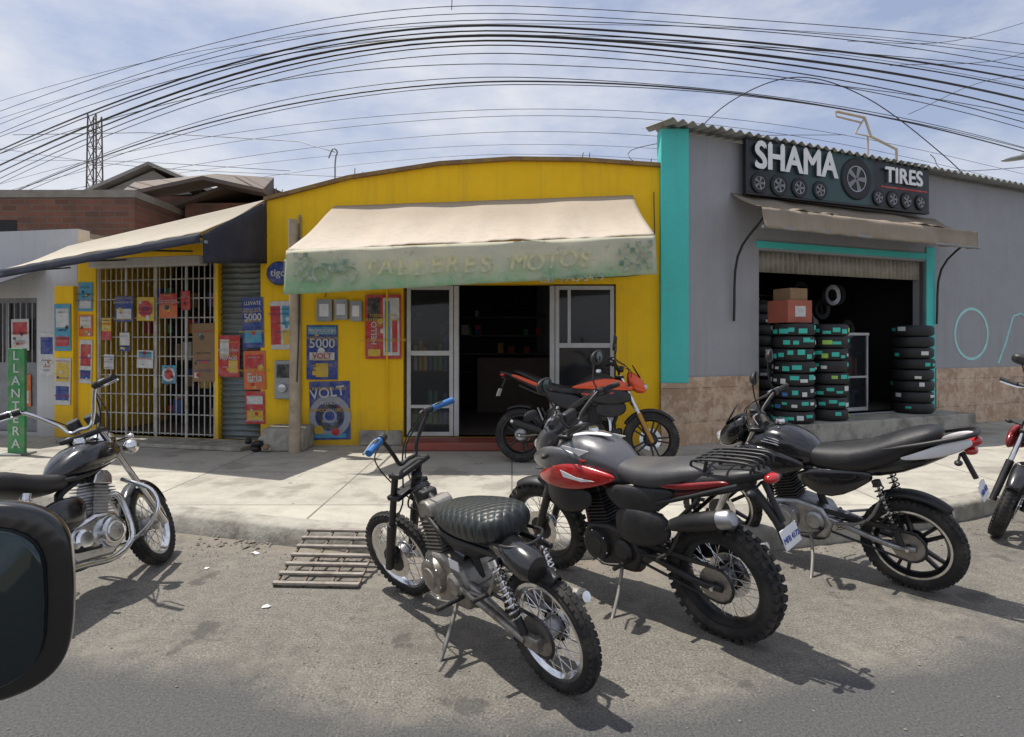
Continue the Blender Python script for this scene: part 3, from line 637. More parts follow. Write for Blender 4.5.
goods=[mat('box_red',(.35,.04,.03),.6),mat('box_blue',(.03,.07,.25),.6),mat('box_white',(.42,.42,.38),.6),mat('box_yellow',(.45,.3,.04),.6),mat('box_green',(.04,.2,.08),.6),mat('carton',(.24,.15,.08),.8)]

# ---------------- yellow shop
FY=T(0,7.85,0)
def ytop(u):
    P=[(-3.18,3.28),(-2.6,3.43),(-2.1,3.56),(-.93,3.74),(0,3.80),(.9,3.79),(1.9,3.72)]
    for (a,za),(b_,zb) in zip(P,P[1:]):
        if a<=u<=b_: return za+(zb-za)*(u-a)/(b_-a)
    return P[-1][1] if u>0 else P[0][1]
root('yellow_shop_building',FY)
wall('front_wall',[-3.18,-2.6,-2.1,-1.4,-.93,0,.9,1.34,1.9],[.1,.25,2.22,3.8],ytop,[(-1.4,1.34,.25,2.22)],yellow)
for a,b_ in zip([-3.18,-2.6,-2.1,-.93,0,.9],[-2.6,-2.1,-.93,0,.9,1.9]):
    vs=[];
    for u in (a,b_):
        for y in (-.05,.26):
            for z in (0.002,.05): vs.append((u,y,ytop(u)+z))
    add('parapet_cap',vs,BF,capm,False)
tubes('rebar_stubs',[([(x,.1,ytop(x)),(x+random.uniform(-.04,.04),.1,ytop(x)+random.uniform(.08,.2))],.006) for x in (-3.1,-3.02,-2.05,-1.95,.9,1.0,1.8,1.86)],rust,5)
shell(-3.18,1.9,3.25,7,yellow,roofm,.25,dfloor)
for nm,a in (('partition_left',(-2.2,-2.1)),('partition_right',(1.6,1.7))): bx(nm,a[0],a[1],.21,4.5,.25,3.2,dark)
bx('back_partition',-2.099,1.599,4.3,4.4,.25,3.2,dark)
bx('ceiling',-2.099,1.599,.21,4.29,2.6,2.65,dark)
bx('door_step',-1.3,.35,-.45,-.001,.152,.25,mat('red_floor_tile',(.26,.06,.04),.5,dirt=DUST,damt=.5),.01)
bx('wall_base_plinth',-1.95,-1.41,-.05,-.001,.152,.34,kerbm,.01)
def fr(name,x0,x1,z0,z1,w=.05,y0=.03,y1=.09):
    boxes(name,[(x0,x0+w,y0,y1,z0,z1),(x1-w,x1,y0,y1,z0,z1),(x0+w+.001,x1-w-.001,y0+.002,y1-.002,z0,z0+w),(x0+w+.001,x1-w-.001,y0+.002,y1-.002,z1-w,z1)],whiteframe)
fr('left_door_leaf',-1.36,-.76,.26,2.2); boxes('left_door_rails',[(-1.309,-.811,.035,.085,1.3,1.36),(-1.309,-.811,.035,.085,.62,.66)],whiteframe)
bx('left_door_glass',-1.309,-.811,.055,.06,.31,2.15,glass)
fr('right_window',.56,1.32,.26,2.2); boxes('right_window_rails',[(.611,1.269,.035,.085,1.4,1.46),(.72,.76,.036,.084,1.461,2.149),(.611,1.269,.035,.085,.7,.74)],whiteframe)
bx('right_window_glass',.611,1.269,.055,.06,.31,2.15,glass)
boxes('door_jamb',[(-.75,-.69,.03,.12,.26,2.2),(.49,.55,.03,.12,.26,2.2)],whiteframe)
bx('counter',-.6,.9,2.6,3.1,.251,1.2,mat('counter_wood',(.08,.05,.035),.6),.01)
for k in range(26):
    x=random.uniform(-1.9,1.3); z=random.choice([.9,1.25,1.6,1.95]); s=random.uniform(.06,.15)
    bx('shelf_goods',x,x+s,3.9+.01*k/26,4.2,z,z+random.uniform(.08,.2),random.choice(goods))
boxes('shelves',[(-2.05,1.55,3.85,4.28,z-.03,z) for z in (.9,1.25,1.6,1.95)],blackm)
for k in range(14): bx('window_goods',-1.29+.065*(k%7),-1.245+.065*(k%7),.15+.02*(k%3),.2+.02*(k%3),.4+.7*(k//7),.4+.7*(k//7)+random.uniform(.15,.45),random.choice(goods))
tube('conduit',[(-2.72,-.03,.3),(-2.72,-.03,3.1)],.015,steel,8)
tube('downpipe',[(-1.6,-.04,.152),(-1.6,-.04,2.4)],.012,yellow,8)
boxes('grey_meter_boxes',[(-2.50,-2.30,-.06,-.002,1.74,2.02),(-2.27,-2.10,-.06,-.002,1.76,2.02),(-2.07,-1.92,-.06,-.002,1.74,2.0)],steel,.006)
boxes('meter_dials',[(-2.46,-2.34,-.066,-.061,1.80,1.96),(-2.24,-2.13,-.066,-.061,1.82,1.96),(-2.04,-1.95,-.066,-.061,1.8,1.94)],whitep)
tube('loose_wall_cable',[(-2.4,-.03,2.05),(-2.3,-.03,2.25),(-2.0,-.03,2.2),(-1.7,-.03,2.35),(-1.3,-.03,2.3),(1.5,-.03,2.32),(1.8,-.03,2.6),(1.82,-.03,3.4)],.006,blackm,6,6)
tube('roof_pipe',[(-.93,1.5,3.2),(-.93,1.5,4.2)],.05,steel,10); lathe('roof_vent_cap',[(0,.12),(.12,.09),(.16,0)],(-.93,1.5,4.12),(0,0,1),steel,14)
bx('roof_tank_block',-.3,.8,2.5,3.4,3.27,4.05,roofm,.03)
tube('roof_mast',[(-2.45,.6,3.2),(-2.45,.6,3.95),(-2.42,.6,4.1),(-2.48,.6,4.15),(-2.54,.6,4.02)],.011,steel,8,3)
# awning
creme=plaster('awning_canvas',(.56,.49,.40),(.33,.27,.20),.8,low0=3.4,low1=2.7)
root('shop_awning',FY)
cloth('awning_top',(-2.28,-.01,3.22),(1.55,-.01,3.36),(1.52,-1.36,2.62),(-2.40,-1.36,2.46),90,18,.03,creme,sag=.06)
tube('front_bar',[(-2.40,-1.34,2.44),(1.52,-1.34,2.60)],.018,steel,8)
for x,z,z2 in ((-2.34,2.45,2.2),(-1.0,2.5,2.2),(.3,2.55,2.25),(1.48,2.59,2.25)): tube('awning_arm',[(x,-1.33,z),(x,-.01,z2+.25)],.012,steel,8)
bann,n,l,b=procmat('faded_green_banner')
tc=n.new('ShaderNodeTexCoord').outputs['Object']; sep=n.new('ShaderNodeSeparateXYZ'); l.new(tc,sep.inputs[0])
a=nz(n,l,tc,1.6,6,.6)
f=mr(n,l,mth(n,l,'ADD',sep.outputs[2],mth(n,l,'MULTIPLY',a,.6)),2.42,2.68,0,1)
c=mixc(n,l,f,(.20,.38,.20),(.58,.54,.38)); c=mixc(n,l,mr(n,l,nz(n,l,tc,4,8,.7),.42,.66,0,.75),c,(.46,.46,.36)); c=mixc(n,l,mr(n,l,nz(n,l,tc,9,8,.8),.56,.64,0,.5),c,(.22,.20,.15))
l.new(c,b.inputs['Base Color']); b.inputs['Roughness'].default_value=.7
bo=cloth('banner_valance',(-2.40,-1.37,2.45),(1.52,-1.37,2.61),(1.54,-1.39,2.20),(-2.42,-1.39,1.98),90,10,.04,bann,seed=3)
CUR=RY(R(-2.5))
fadey=mat('faded_yellow_ink',(.66,.60,.32),.7,dirt=(.38,.42,.30),damt=1,dscale=9,lo=.40,hi=.60); fadeg=mat('faded_dark_ink',(.11,.19,.13),.7,dirt=(.36,.40,.30),damt=1,dscale=9,lo=.38,hi=.58)
for i,ch in enumerate('TALLERES MOTOS'):
    text('banner_letter',ch,-1.42+i*.175,2.31+.012*math.sin(i*1.7),.24,fadey,y=-1.430,off=.010,shear=.2)
text('banner_phone','Cel: 9945-5419',.72,2.12,.11,fadeg,y=-1.435,off=.003)
CUR=Matrix()
boxes('chequer_pattern',[(1.12+.06*i,1.18+.06*i,-1.432,-1.428,2.22+.06*j+.04*(i/6),2.28+.06*j+.04*(i/6)) for i in range(6) for j in range(5) if (i+j)%2],fadeg)
boxes('chequer_pattern_left',[(-2.30+.05*i,-2.25+.05*i,-1.432,-1.428,2.12+.05*j,2.17+.05*j) for i in range(4) for j in range(6) if (i+j)%2],fadeg)
def minibike(x,z,s):
    for dx in (-.16,.16):
        lathe('printed_wheel',[(.06*s,-.002),(.085*s,-.002),(.085*s,.002),(.06*s,.002)],(x+dx*s,-1.435,z),(0,1,0),fadeg,18,True)
    prism('printed_body',[(x-.17*s,z+.12*s),(x-.02*s,z+.02*s),(x+.08*s,z+.03*s),(x+.15*s,z+.16*s),(x+.03*s,z+.17*s),(x-.03*s,z+.11*s)],-1.437,-1.433,fadeg,0)
minibike(-1.86,2.19,1.)

# ---------------- posters
def ink(nm,c): return mat(nm,c,.5,var=.25,dirt=(.34,.31,.26),damt=.45,dscale=9,scale=14)
inkw=ink('poster_white',(.55,.55,.53)); inkb=ink('poster_blue',(.015,.045,.24)); inkr=ink('poster_red',(.45,.02,.02))
inko=ink('poster_orange',(.58,.12,.02)); inkk=ink('poster_black',(.02,.02,.025)); inky=ink('poster_yellow',(.6,.4,.03)); inkg=ink('poster_green',(.04,.24,.07)); inkc=ink('poster_cyan',(.05,.28,.42)); inks=ink('poster_silver',(.28,.30,.34))
signw=mat('sign_white',(.82,.82,.80),.5)
WORDS=['RECARGA AQUI','MINUTOS GRATIS','TODO EL DIA','VALIDO HASTA AGOTAR','PIDE LA TUYA','DESDE L 15','REFRESCOS FRIOS','SERVICIO','PREPAGO','PROMOCION DEL MES']
def poster(F,x0,x1,z0,z1,base,items=(),y=-.012,name='advertising_poster'):
    global CUR
    tilt=random.uniform(-.03,.03)
    cx,cz=(x0+x1)/2,(z0+z1)/2
    root(name,F@T(cx,y,cz)@RY(tilt)@T(-cx,0,-cz))
    bx('poster_sheet',x0,x1,0,.004,z0,z1,base)
    w=x1-x0;h=z1-z0; i=0
    for i,it in enumerate(items):
        if it[0]=='b': bx('printed_block',x0+w*it[1],x0+w*it[2],-.0015-.0008*(i+1),-.001,z0+h*it[3],z0+h*it[4],it[5])
        elif it[0]=='c': lathe('printed_disc',[(0,0),(h*it[3],0)],(x0+w*it[1],-.003-.0012*(i+1),z0+h*it[2]),(0,-1,0),it[4],24); 
        elif it[0]=='r': lathe('printed_ring',[(h*it[3]*.7,0),(h*it[3],0)],(x0+w*it[1],-.003-.0012*(i+1),z0+h*it[2]),(0,-1,0),it[4],24)
        else: text('printed_text',it[1],x0+w*it[2],z0+h*it[3],h*it[4],it[5],y=-.004-.0012*(i+1),off=.003,rot=it[6] if len(it)>6 else 0)
    i=len(items)
    dk=base in (inkb,inkr,inkk,inkg,inko)
    for k in range(4):
        mm=random.choice([inkw,inky] if dk else [inkb,inkk,inkr])
        text('fine_print',random.choice(WORDS),x0+w*.5,z0+h*random.uniform(.06,.94),w*random.uniform(.08,.13),mm,y=-.005-.0012*(i+1+k),ext=.0005)
    for k in range(6):
        a=random.uniform(.06,.7); c=random.uniform(.06,.85); 
        if k%3==2: lathe('printed_dot',[(0,0),(w*random.uniform(.06,.13),0)],(x0+w*(a+.1),-.0030-.0007*k,z0+h*c),(0,-1,0),random.choice([inkw,inky,inkr,inkk]),16)
        else: bx('printed_patch',x0+w*a,x0+w*(a+random.uniform(.06,.24)),-.0012-.0002*k,-.0004,z0+h*c,z0+h*(c+random.uniform(.03,.1)),random.choice([inkw,inky,inkr,inkc,inkk]))
poster(FY,-2.64,-2.24,.99,1.69,inkb,[('b',.05,.95,.83,.97,inkc),('t','PROMOCION',.5,.9,.08,inkw),('t','5000',.5,.66,.24,inkw),('b',.1,.9,.36,.5,inkw),('t','VOLT',.5,.43,.14,inkr),('b',.3,.7,.05,.3,inky)])
poster(FY,-2.60,-2.08,.22,.97,inkb,[('r',.5,.40,.36,inks),('r',.5,.40,.22,inkk),('r',.5,.40,.12,inks),('t','VOLT',.45,.80,.24,inkw,.12),('b',.1,.9,.03,.1,inkc)])
poster(FY,-3.10,-2.82,1.38,2.0,inkw,[('b',.0,.45,.1,.9,inkr),('b',.55,.95,.5,.9,inkc),('b',.55,.95,.1,.4,inky)])
poster(FY,-1.88,-1.42,1.26,2.08,inkr,[('b',.5,.95,.05,.95,inkw),('b',.55,.7,.1,.9,inkc),('b',.75,.9,.1,.6,inkr),('b',.08,.42,.6,.95,inkk),('t','HELLO',.25,.4,.12,inkw,1.57),('b',.08,.42,.04,.15,inky)],y=-.04,name='hanging_banner')
root('electric_meter',FY); bx('meter_box',-3.02,-2.80,-.10,-.002,.75,1.24,steel,.008); bx('meter_window',-2.99,-2.83,-.106,-.101,1.02,1.19,inkk); lathe('meter_dome',[(0,.05),(.05,.045),(.065,.0)],(-2.91,-.10,.89),(0,-1,0),lens,20)
root('round_shop_sign',FY); lathe('disc',[(0,-.10),(.15,-.10),(.155,-.07),(.15,-.03)],(-2.97,0,2.35),(0,1,0),inkk,28); lathe('disc_face',[(0,0),(.135,0)],(-2.97,-.104,2.35),(0,-1,0),inkb,28)
text('sign_text','tigo',-2.97,2.35,.13,inkw,y=-.108,off=.003); tube('sign_arm',[(-2.97,-.03,2.35),(-2.97,0,2.35)],.02,steel)
root('utility_post',T(-2.62,7.35,0)); tube('post',[(0,0,.15),(.01,0,1.6),(-.02,0,2.95)],[.07,.065,.055],mat('weathered_post',(.42,.34,.24),.8,dirt=(.14,.11,.085),damt=.6,dscale=5,bump=.4,bscale=30),14); bx('post_box',-.09,.09,-.12,-.06,2.2,2.45,steel,.01)
tube('post_cable',[(.06,-.02,2.9),(.07,-.04,1.8),(.05,-.06,1.0)],.008,blackm,6,4)
root('concrete_step_block',T(-2.75,7.4,.148)); bx('block',-.28,.22,-.02,.4,0,.28,kerbm,.02)
root('litter_pile',T(-3.0,7.35,.15))
for k in range(12): 
    CUR=T(random.uniform(-.25,.1),random.uniform(-.1,.2),.04+.03*(k%4))@RZ(k)@RX(k*.7); ell('crumpled_bag',(0,0,0),(.07,.05,.04),random.choice([inkw,blackp,goods[5],goods[2]]),7)
CUR=Matrix()

# ---------------- left grille shop
Lx=math.hypot(2.87,.65); FL=T(-6.05,8.5,0)@RZ(math.atan2(-.65,2.87))
root('barred_shop_building',FL)
wall('front_wall',[0,.3,2.2,2.25,2.88,Lx],[.1,.2,2.55,2.6,2.75],lambda u:2.78+.5*u/Lx,[(.3,2.2,.2,2.6),(2.25,2.88,.2,2.55)],yellow)
shell(0,Lx,2.75,5,yellow,roofm,.2,dfloor)
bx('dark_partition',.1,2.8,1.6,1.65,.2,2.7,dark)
gw=mat('grille_paint',(.50,.49,.46),.5,dirt=(.14,.09,.06),damt=.55,dscale=9)
L=[]
k=.34
while k<2.18: L.append(([(k,.04,.22),(k,.04,2.56)],.0075)); k+=.088
for z in [.24,.5,.76,1.02,1.28,1.54,1.80,2.06,2.32,2.54]: L.append(([(.32,.05,z),(2.18,.05,z)],.0085))
for x in (.32,.78,1.26,1.74,2.18): L.append(([(x,.03,.2),(x,.03,2.58)],.018))
tubes('security_grille',L,gw,6)
for k in range(60):
    x=random.uniform(.35,2.0);z=random.choice([.4,.8,1.2,1.6,2.0]); s=random.uniform(.05,.16); bx('shelf_goods',x,x+s,.6+.01*k,.65+.01*k,z,z+random.uniform(.08,.28),random.choice(goods))
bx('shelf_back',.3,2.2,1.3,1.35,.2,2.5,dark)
def corr(name,x0,x1,z0,z1,y,pitch,amp,m,vertical=False,th=.003):
    vs=[];fs=[];
    n_=int(((x1-x0) if vertical else (z1-z0))/pitch*6)
    for i in range(n_+1):
        t=i/n_; dy=amp*math.sin(i/6*2*math.pi)
        if vertical: vs+=[(x0+(x1-x0)*t,y+dy,z0),(x0+(x1-x0)*t,y+dy,z1)]
        else: vs+=[(x0,y+dy,z0+(z1-z0)*t),(x1,y+dy,z0+(z1-z0)*t)]
    for i in range(n_): fs.append((2*i,2*i+1,2*i+3,2*i+2))
    return sol(add(name,vs,fs,m,ang=80),th)
corr('roller_shutter',2.26,2.87,.2,2.54,.06,.075,.014,mat('shutter_paint',(.17,.20,.20),.55,.3,dirt=(.12,.09,.06),damt=.6,dscale=4))
bx('lintel_box',.35,2.1,-.16,-.002,2.48,2.6,whiteframe,.01)
root('barred_shop_awning',Matrix())
aw2=plaster('awning_canvas_old',(.50,.45,.36),(.2,.17,.13),.7,low0=3.4,low1=2.6); navy=mat('navy_canvas',(.02,.025,.045),.8,dirt=DUST,damt=.15)
cloth('awning_top',(-6.15,8.45,2.80),(-3.16,7.83,3.30),(-3.20,6.28,2.60),(-6.12,7.30,2.34),60,14,.022,aw2,sag=.03)
cloth('awning_fascia',(-6.12,7.29,2.34),(-3.20,6.27,2.60),(-3.20,6.26,2.50),(-6.12,7.28,2.24),40,3,.01,navy)
cloth('awning_end_panel',(-3.19,6.29,2.59),(-3.15,7.82,3.28),(-3.15,7.82,2.48),(-3.19,6.29,2.29),12,8,.012,navy)
bx('awning_front_bar',-3.3,-3.16,6.3,6.34,2.5,2.53,steel)
for t in (0,.33,.66,1): 
    a=V(-6.12,7.32,2.31).lerp(V(-3.22,6.3,2.57),t); b_=V(-6.1,8.42,2.5).lerp(V(-3.22,7.8,2.75),t); tube('awning_arm',[a,b_],.012,blackm)
for (x0,x1,z0,z1,bs,its) in [
  (.62,.92,1.75,2.1,inkb,[('b',.1,.9,.1,.5,inkw)]),(.98,1.26,1.76,2.08,inky,[('c',.5,.5,.35,inkr)]),(1.34,1.62,1.8,2.12,inko,[('b',0,1,.5,1,inkr)]),
  (.98,1.24,1.12,1.36,inkw,[('b',.1,.9,.6,.9,inkc)]),(1.38,1.6,.92,1.16,inkc,[('c',.5,.5,.42,inkw),('c',.5,.5,.28,inkr)]),(1.86,2.2,.95,1.72,goods[5],[]),
  (.4,.56,1.5,1.8,inky,[('b',0,1,0,.4,inkr)]),(.44,.6,1.1,1.3,inkw,[]),(.7,.86,1.35,1.6,inkw,[('b',0,1,0,.3,inkb)]),(1.68,1.82,1.9,2.15,inkr,[])]:
    poster(FL,x0,x1,z0,z1,bs,its,y=0.0)
for (x0,x1,z0,z1,bs,its) in [
  (2.62,2.93,1.4,2.05,inkb,[('t','LLEVATE',.5,.88,.10,inkw),('t','5000',.5,.6,.20,inkw),('b',.1,.9,.1,.35,inkc)]),
  (2.64,2.96,.86,1.36,inko,[('b',.08,.92,.55,.9,inkr),('t','Fria',.5,.3,.3,inkw)]),(2.66,2.95,.42,.84,inkr,[('b',.1,.9,.1,.4,inky),('b',.1,.9,.6,.85,inkw)]),
  (2.26,2.58,1.02,1.56,inkr,[('b',.08,.5,.5,.9,inkw),('b',.5,.92,.1,.4,inky),('t','PREPAGO',.5,.45,.11,inkw)])]:
    poster(FL,x0,x1,z0,z1,bs,its,y=-.01)
poster(FL,.02,.26,1.9,2.3,inkc,[('b',.1,.9,.1,.4,inkw)]); poster(FL,.04,.25,.9,1.5,inkw,[('b',.1,.9,.4,.9,inkr),('b',.1,.9,.1,.3,inkb)])
poster(FL,.03,.26,1.55,1.85,inko,[('b',.1,.9,.4,.9,inkw)])
root('entrance_slab',FL); bx('slab',.2,2.95,-.5,-.001,.15,.2,kerbm,.01)

# ---------------- white building far left
FW=T(-10.5,9.3,0)@RZ(math.atan2(-.8,4.45)); Lw=math.hypot(4.45,.8)
root('white_corner_building',FW)
wall('front_wall',[0,.6,1.9,2.7,3.85,Lw-.005],[.1,.2,2.1,3.05],lambda u:3.05,[(2.7,3.85,.2,2.1),(.6,1.9,.2,2.1)],whitewall)
shell(0,Lw-.01,3.0,5,whitewall,roofm,.2,dfloor)
bx('doorway_darkness_wall',.3,4.2,1.5,1.6,.2,2.6,dark)
doorg=mat('grey_metal_door',(.22,.23,.24),.55,.2,dirt=(.12,.09,.07),damt=.5,dscale=4)
boxes('metal_door_frame',[(2.72,2.78,.05,.1,.2,2.1),(3.26,3.32,.05,.1,.2,2.1),(3.78,3.84,.05,.1,.2,2.1),(2.781,3.259,.052,.098,1.1,1.18),(3.321,3.779,.052,.098,1.1,1.18),(2.781,3.259,.052,.098,2.03,2.1),(3.321,3.779,.052,.098,2.03,2.1)],doorg)
bx('metal_door_panel_left',2.781,3.259,.06,.08,.2,1.099,doorg); bx('metal_door_panel_right',3.321,3.779,.06,.08,.2,1.099,doorg)
bx('door_glass_left',2.781,3.259,.07,.075,1.181,2.029,glass); bx('door_glass_right',3.321,3.779,.07,.075,1.181,2.029,glass)
tubes('door_bars',[([(2.82+.1*k,.045,1.18),(2.82+.1*k,.045,2.03)],.006) for k in range(11)],gw)
bx('yellow_pilaster',4.2,Lw-.012,-.06,-.001,.15,2.25,yellow,.005)
root('small_canopy',FW); cloth('canvas',(2.3,-.01,2.5),(4.0,-.01,2.5),(4.0,-.7,2.2),(2.3,-.7,2.15),20,6,.02,navy)
poster(FW,4.22,4.48,1.35,2.0,inkc,[('b',.1,.9,.5,.9,inkw),('b',.1,.9,.1,.3,inkr)],y=-.075); poster(FW,4.22,4.48,.6,1.25,inkw,[('b',.1,.9,.5,.9,inky),('b',.1,.9,.1,.4,inkb)],y=-.075)
poster(FW,3.9,4.15,1.0,1.6,inkw,[('b',.1,.9,.5,.9,inkb)]); poster(FW,3.38,3.68,1.35,1.8,inkw,[('b',.1,.9,.5,.9,inkr)],y=.03); poster(FW,3.40,3.70,.55,1.0,inko,[('b',.1,.9,.1,.5,inkw)],y=.04)
root('green_painted_sign_post',T(-5.84,7.2,.15)); bx('board',-.1,.1,-.02,.02,0,1.25,inkg,.004)
for i,ch in enumerate('LLANTERA'): text('letter',ch,0,1.16-i*.148,.15,inkw,y=-.024,off=.004)
bx('foot',-.14,.14,-.12,.12,0,.02,steel)
brick,n,l,b=procmat('old_brick'); tc=n.new('ShaderNodeTexCoord').outputs['Object']
mp=n.new('ShaderNodeMapping'); mp.inputs['Rotation'].default_value=(R(90),0,0); l.new(tc,mp.inputs[0])
br=n.new('ShaderNodeTexBrick'); br.inputs['Scale'].default_value=1; br.inputs['Brick Width'].default_value=.3; br.inputs['Row Height'].default_value=.12; br.inputs['Mortar Size'].default_value=.010; br.inputs['Color1'].default_value=(.22,.09,.055,1); br.inputs['Color2'].default_value=(.13,.06,.04,1); br.inputs['Mortar'].default_value=(.15,.12,.1,1); l.new(mp.outputs[0],br.inputs[0])
l.new(mixc(n,l,mr(n,l,nz(n,l,tc,1.5,6),.45,.65,0,.6),br.outputs[0],(.08,.06,.05)),b.inputs['Base Color']); b.inputs['Roughness'].default_value=.9
tin=mat('rusty_roof_sheet',(.12,.10,.09),.7,.2,dirt=(.17,.09,.05),damt=.6,dscale=1.2)
tin2=mat('grey_roof_sheet',(.32,.31,.29),.7,.1,dirt=(.17,.13,.1),damt=.6,dscale=1.2)
root('brick_house',T(-9.3,12.2,0)); bx('walls',-2.6,1.75,0,5,0,4.35,brick); bx('ring_beam',-2.62,1.77,-.02,5.02,4.351,4.5,roofm); bx('window',-1.5,-.6,-.01,.1,3.2,3.9,dark)
def gable(x0,xr,x1,z0,zr,z1,y0,y1,m):
    add('roof_sheet',[(x0,y0,z0),(xr,y0,zr),(x1,y0,z1),(x0,y1,z0+.4),(xr,y1,zr+.2),(x1,y1,z1+.4),(x0,y0,z0-.08),(xr,y0,zr-.08),(x1,y0,z1-.08),(x0,y1,z0-.08),(xr,y1,zr-.08),(x1,y1,z1-.08)],
     [(0,1,4,3),(1,2,5,4),(0,6,7,1),(1,7,8,2),(6,7,10,9),(7,8,11,10),(3,4,10,9),(4,5,11,10),(0,3,9,6),(2,5,11,8)],m,False)
root('tin_roof_house',T(0,14,0)); bx('walls',-10.1,-7.5,.2,5,0,4.85,brick); add('gable_wall',[(-10.1,.2,4.7),(-7.45,.2,4.9),(-8.35,.2,5.45)],[(0,1,2)],tin2,False); gable(-10.3,-8.35,-7.2,4.75,5.6,5.1,0,5,tin2)
root('tin_roof_house',T(0,13.6,0)); bx('walls',-7.4,-4.9,.2,5,0,4.6,brick); gable(-7.7,-5.9,-4.7,4.5,5.15,4.6,0,5,tin); gable(-8.4,-6.6,-5.3,4.62,5.0,4.72,-.6,-.02,tin)
root('lattice_antenna_tower',T(-17.1,25,0)); L=[]; w=.28
for sx,sy in ((-1,-1),(1,-1),(1,1),(-1,1)): L.append(([(sx*w,sy*w,0),(sx*w*.6,sy*w*.6,10.7)],.03))
for k in range(16):
    z=k*.67; s=w*(1-.4*z/10.7); s2=w*(1-.4*(z+.67)/10.7)
    for a,b_ in (((-1,-1),(1,-1)),((1,-1),(1,1)),((1,1),(-1,1)),((-1,1),(-1,-1))):
        L.append(([(a[0]*s,a[1]*s,z),(b_[0]*s2,b_[1]*s2,z+.67)],.016)); L.append(([(a[0]*s,a[1]*s,z),(b_[0]*s,b_[1]*s,z)],.016))
tubes('lattice',L,rust,4)

# ---------------- grey tyre shop
FG=T(2.2,7.85,0)@RZ(math.atan2(.3675,.93))
def gtop(u): return 4.16-.022*u
root('grey_tyre_shop_building',FG)
wall('front_wall',[0,1.25,4.58,14],[.1,.42,2.73,4.2],gtop,[(1.25,4.58,.42,2.73)],greyp)
shell(0,14,3.85,7,greyp,roofm)
bx('floor',1.0,5.2,.02,6,.152,.42,dfloor)
corr('corrugated_roof_edge',-.35,14,0,.62,0,.15,.025,mat('asbestos_sheet',(.33,.34,.33),.85,dirt=(.08,.08,.07),damt=.6,dscale=3),True)
o=COL.objects[-1]
o.data.transform(Matrix(((1,0,0,0),(0,0,1,-.22),(-.022,1,.12,4.22),(0,0,0,1))))
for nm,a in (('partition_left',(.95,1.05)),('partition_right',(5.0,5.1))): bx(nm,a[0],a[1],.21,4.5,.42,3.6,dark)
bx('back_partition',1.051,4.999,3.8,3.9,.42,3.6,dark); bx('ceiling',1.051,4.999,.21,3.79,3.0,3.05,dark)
bx('teal_frame_right',4.58,4.78,-.02,.1,.42,2.95,teal,.004); bx('teal_frame_top',1.2,4.579,-.02,.1,2.76,2.85,teal,.004)
corr('rolled_shutter',1.26,4.56,2.44,2.76,.1,.09,.02,mat('beige_shutter',(.34,.31,.25),.6,dirt=(.12,.1,.07),damt=.5,dscale=4),True)
tilem,n,l,b=procmat('marble_tile'); tc=n.new('ShaderNodeTexCoord').outputs['Object']; mp=n.new('ShaderNodeMapping'); mp.inputs['Rotation'].default_value=(R(90),0,0); l.new(tc,mp.inputs[0])
br=n.new('ShaderNodeTexBrick'); br.offset=0; br.inputs['Scale'].default_value=1; br.inputs['Brick Width'].default_value=.44; br.inputs['Row Height'].default_value=.44; br.inputs['Mortar Size'].default_value=.006; br.inputs['Color1'].default_value=(.50,.33,.21,1); br.inputs['Color2'].default_value=(.34,.21,.13,1); br.inputs['Mortar'].default_value=(.16,.12,.09,1); l.new(mp.outputs[0],br.inputs[0])
l.new(mixc(n,l,mr(n,l,nz(n,l,tc,5,9,.8),.46,.56,0,.65),br.outputs[0],(.66,.52,.38)),b.inputs['Base Color']); b.inputs['Roughness'].default_value=.35
bx('tile_wainscot_left',-.05,1.22,-.03,-.001,.15,1.02,tilem); bx('tile_wainscot_right',4.79,7.2,-.03,-.001,.15,1.05,tilem)
bx('entrance_step',1.15,4.9,-.55,-.001,.15,.40,kerbm,.015)
root('teal_pilaster',T(1.9,7.85,0)); bx('pilaster',.002,.36,-.06,.15,.95,4.2,teal,.006); bx('pilaster_tile_base',.002,.36,-.07,.15,.15,.949,tilem)
root('tyre_shop_sign',FG@T(-.12,0,-.05))
signm,n,l,b=procmat('sign_print'); tc=n.new('ShaderNodeTexCoord').outputs['Object']; sep=n.new('ShaderNodeSeparateXYZ'); l.new(tc,sep.inputs[0])
c=mixc(n,l,mr(n,l,sep.outputs[0],1.2,2.6),(.006,.008,.009),(.025,.07,.07)); c=mixc(n,l,mr(n,l,sep.outputs[0],3.2,3.4),c,(.008,.009,.010)); c=mixc(n,l,mr(n,l,nz(n,l,tc,3,6),.5,.7,0,.35),c,(.05,.07,.07)); l.new(c,b.inputs['Base Color']); b.inputs['Roughness'].default_value=.4
bx('sign_board',1.0,4.55,-.16,-.1,3.50,4.2,signm,.005); boxes('sign_frame',[(1.0,4.55,-.165,-.09,4.201,4.225),(1.0,4.55,-.165,-.09,3.475,3.499)],blackm)
text('sign_text','SHAMA',1.84,3.97,.50,signw,y=-.200,off=.032,sx=.90); text('sign_text','TIRES',3.94,3.96,.31,signw,y=-.200,off=.022,sx=1.08)
bx('sign_red_line',3.5,4.5,-.166,-.162,3.79,3.815,inkr)
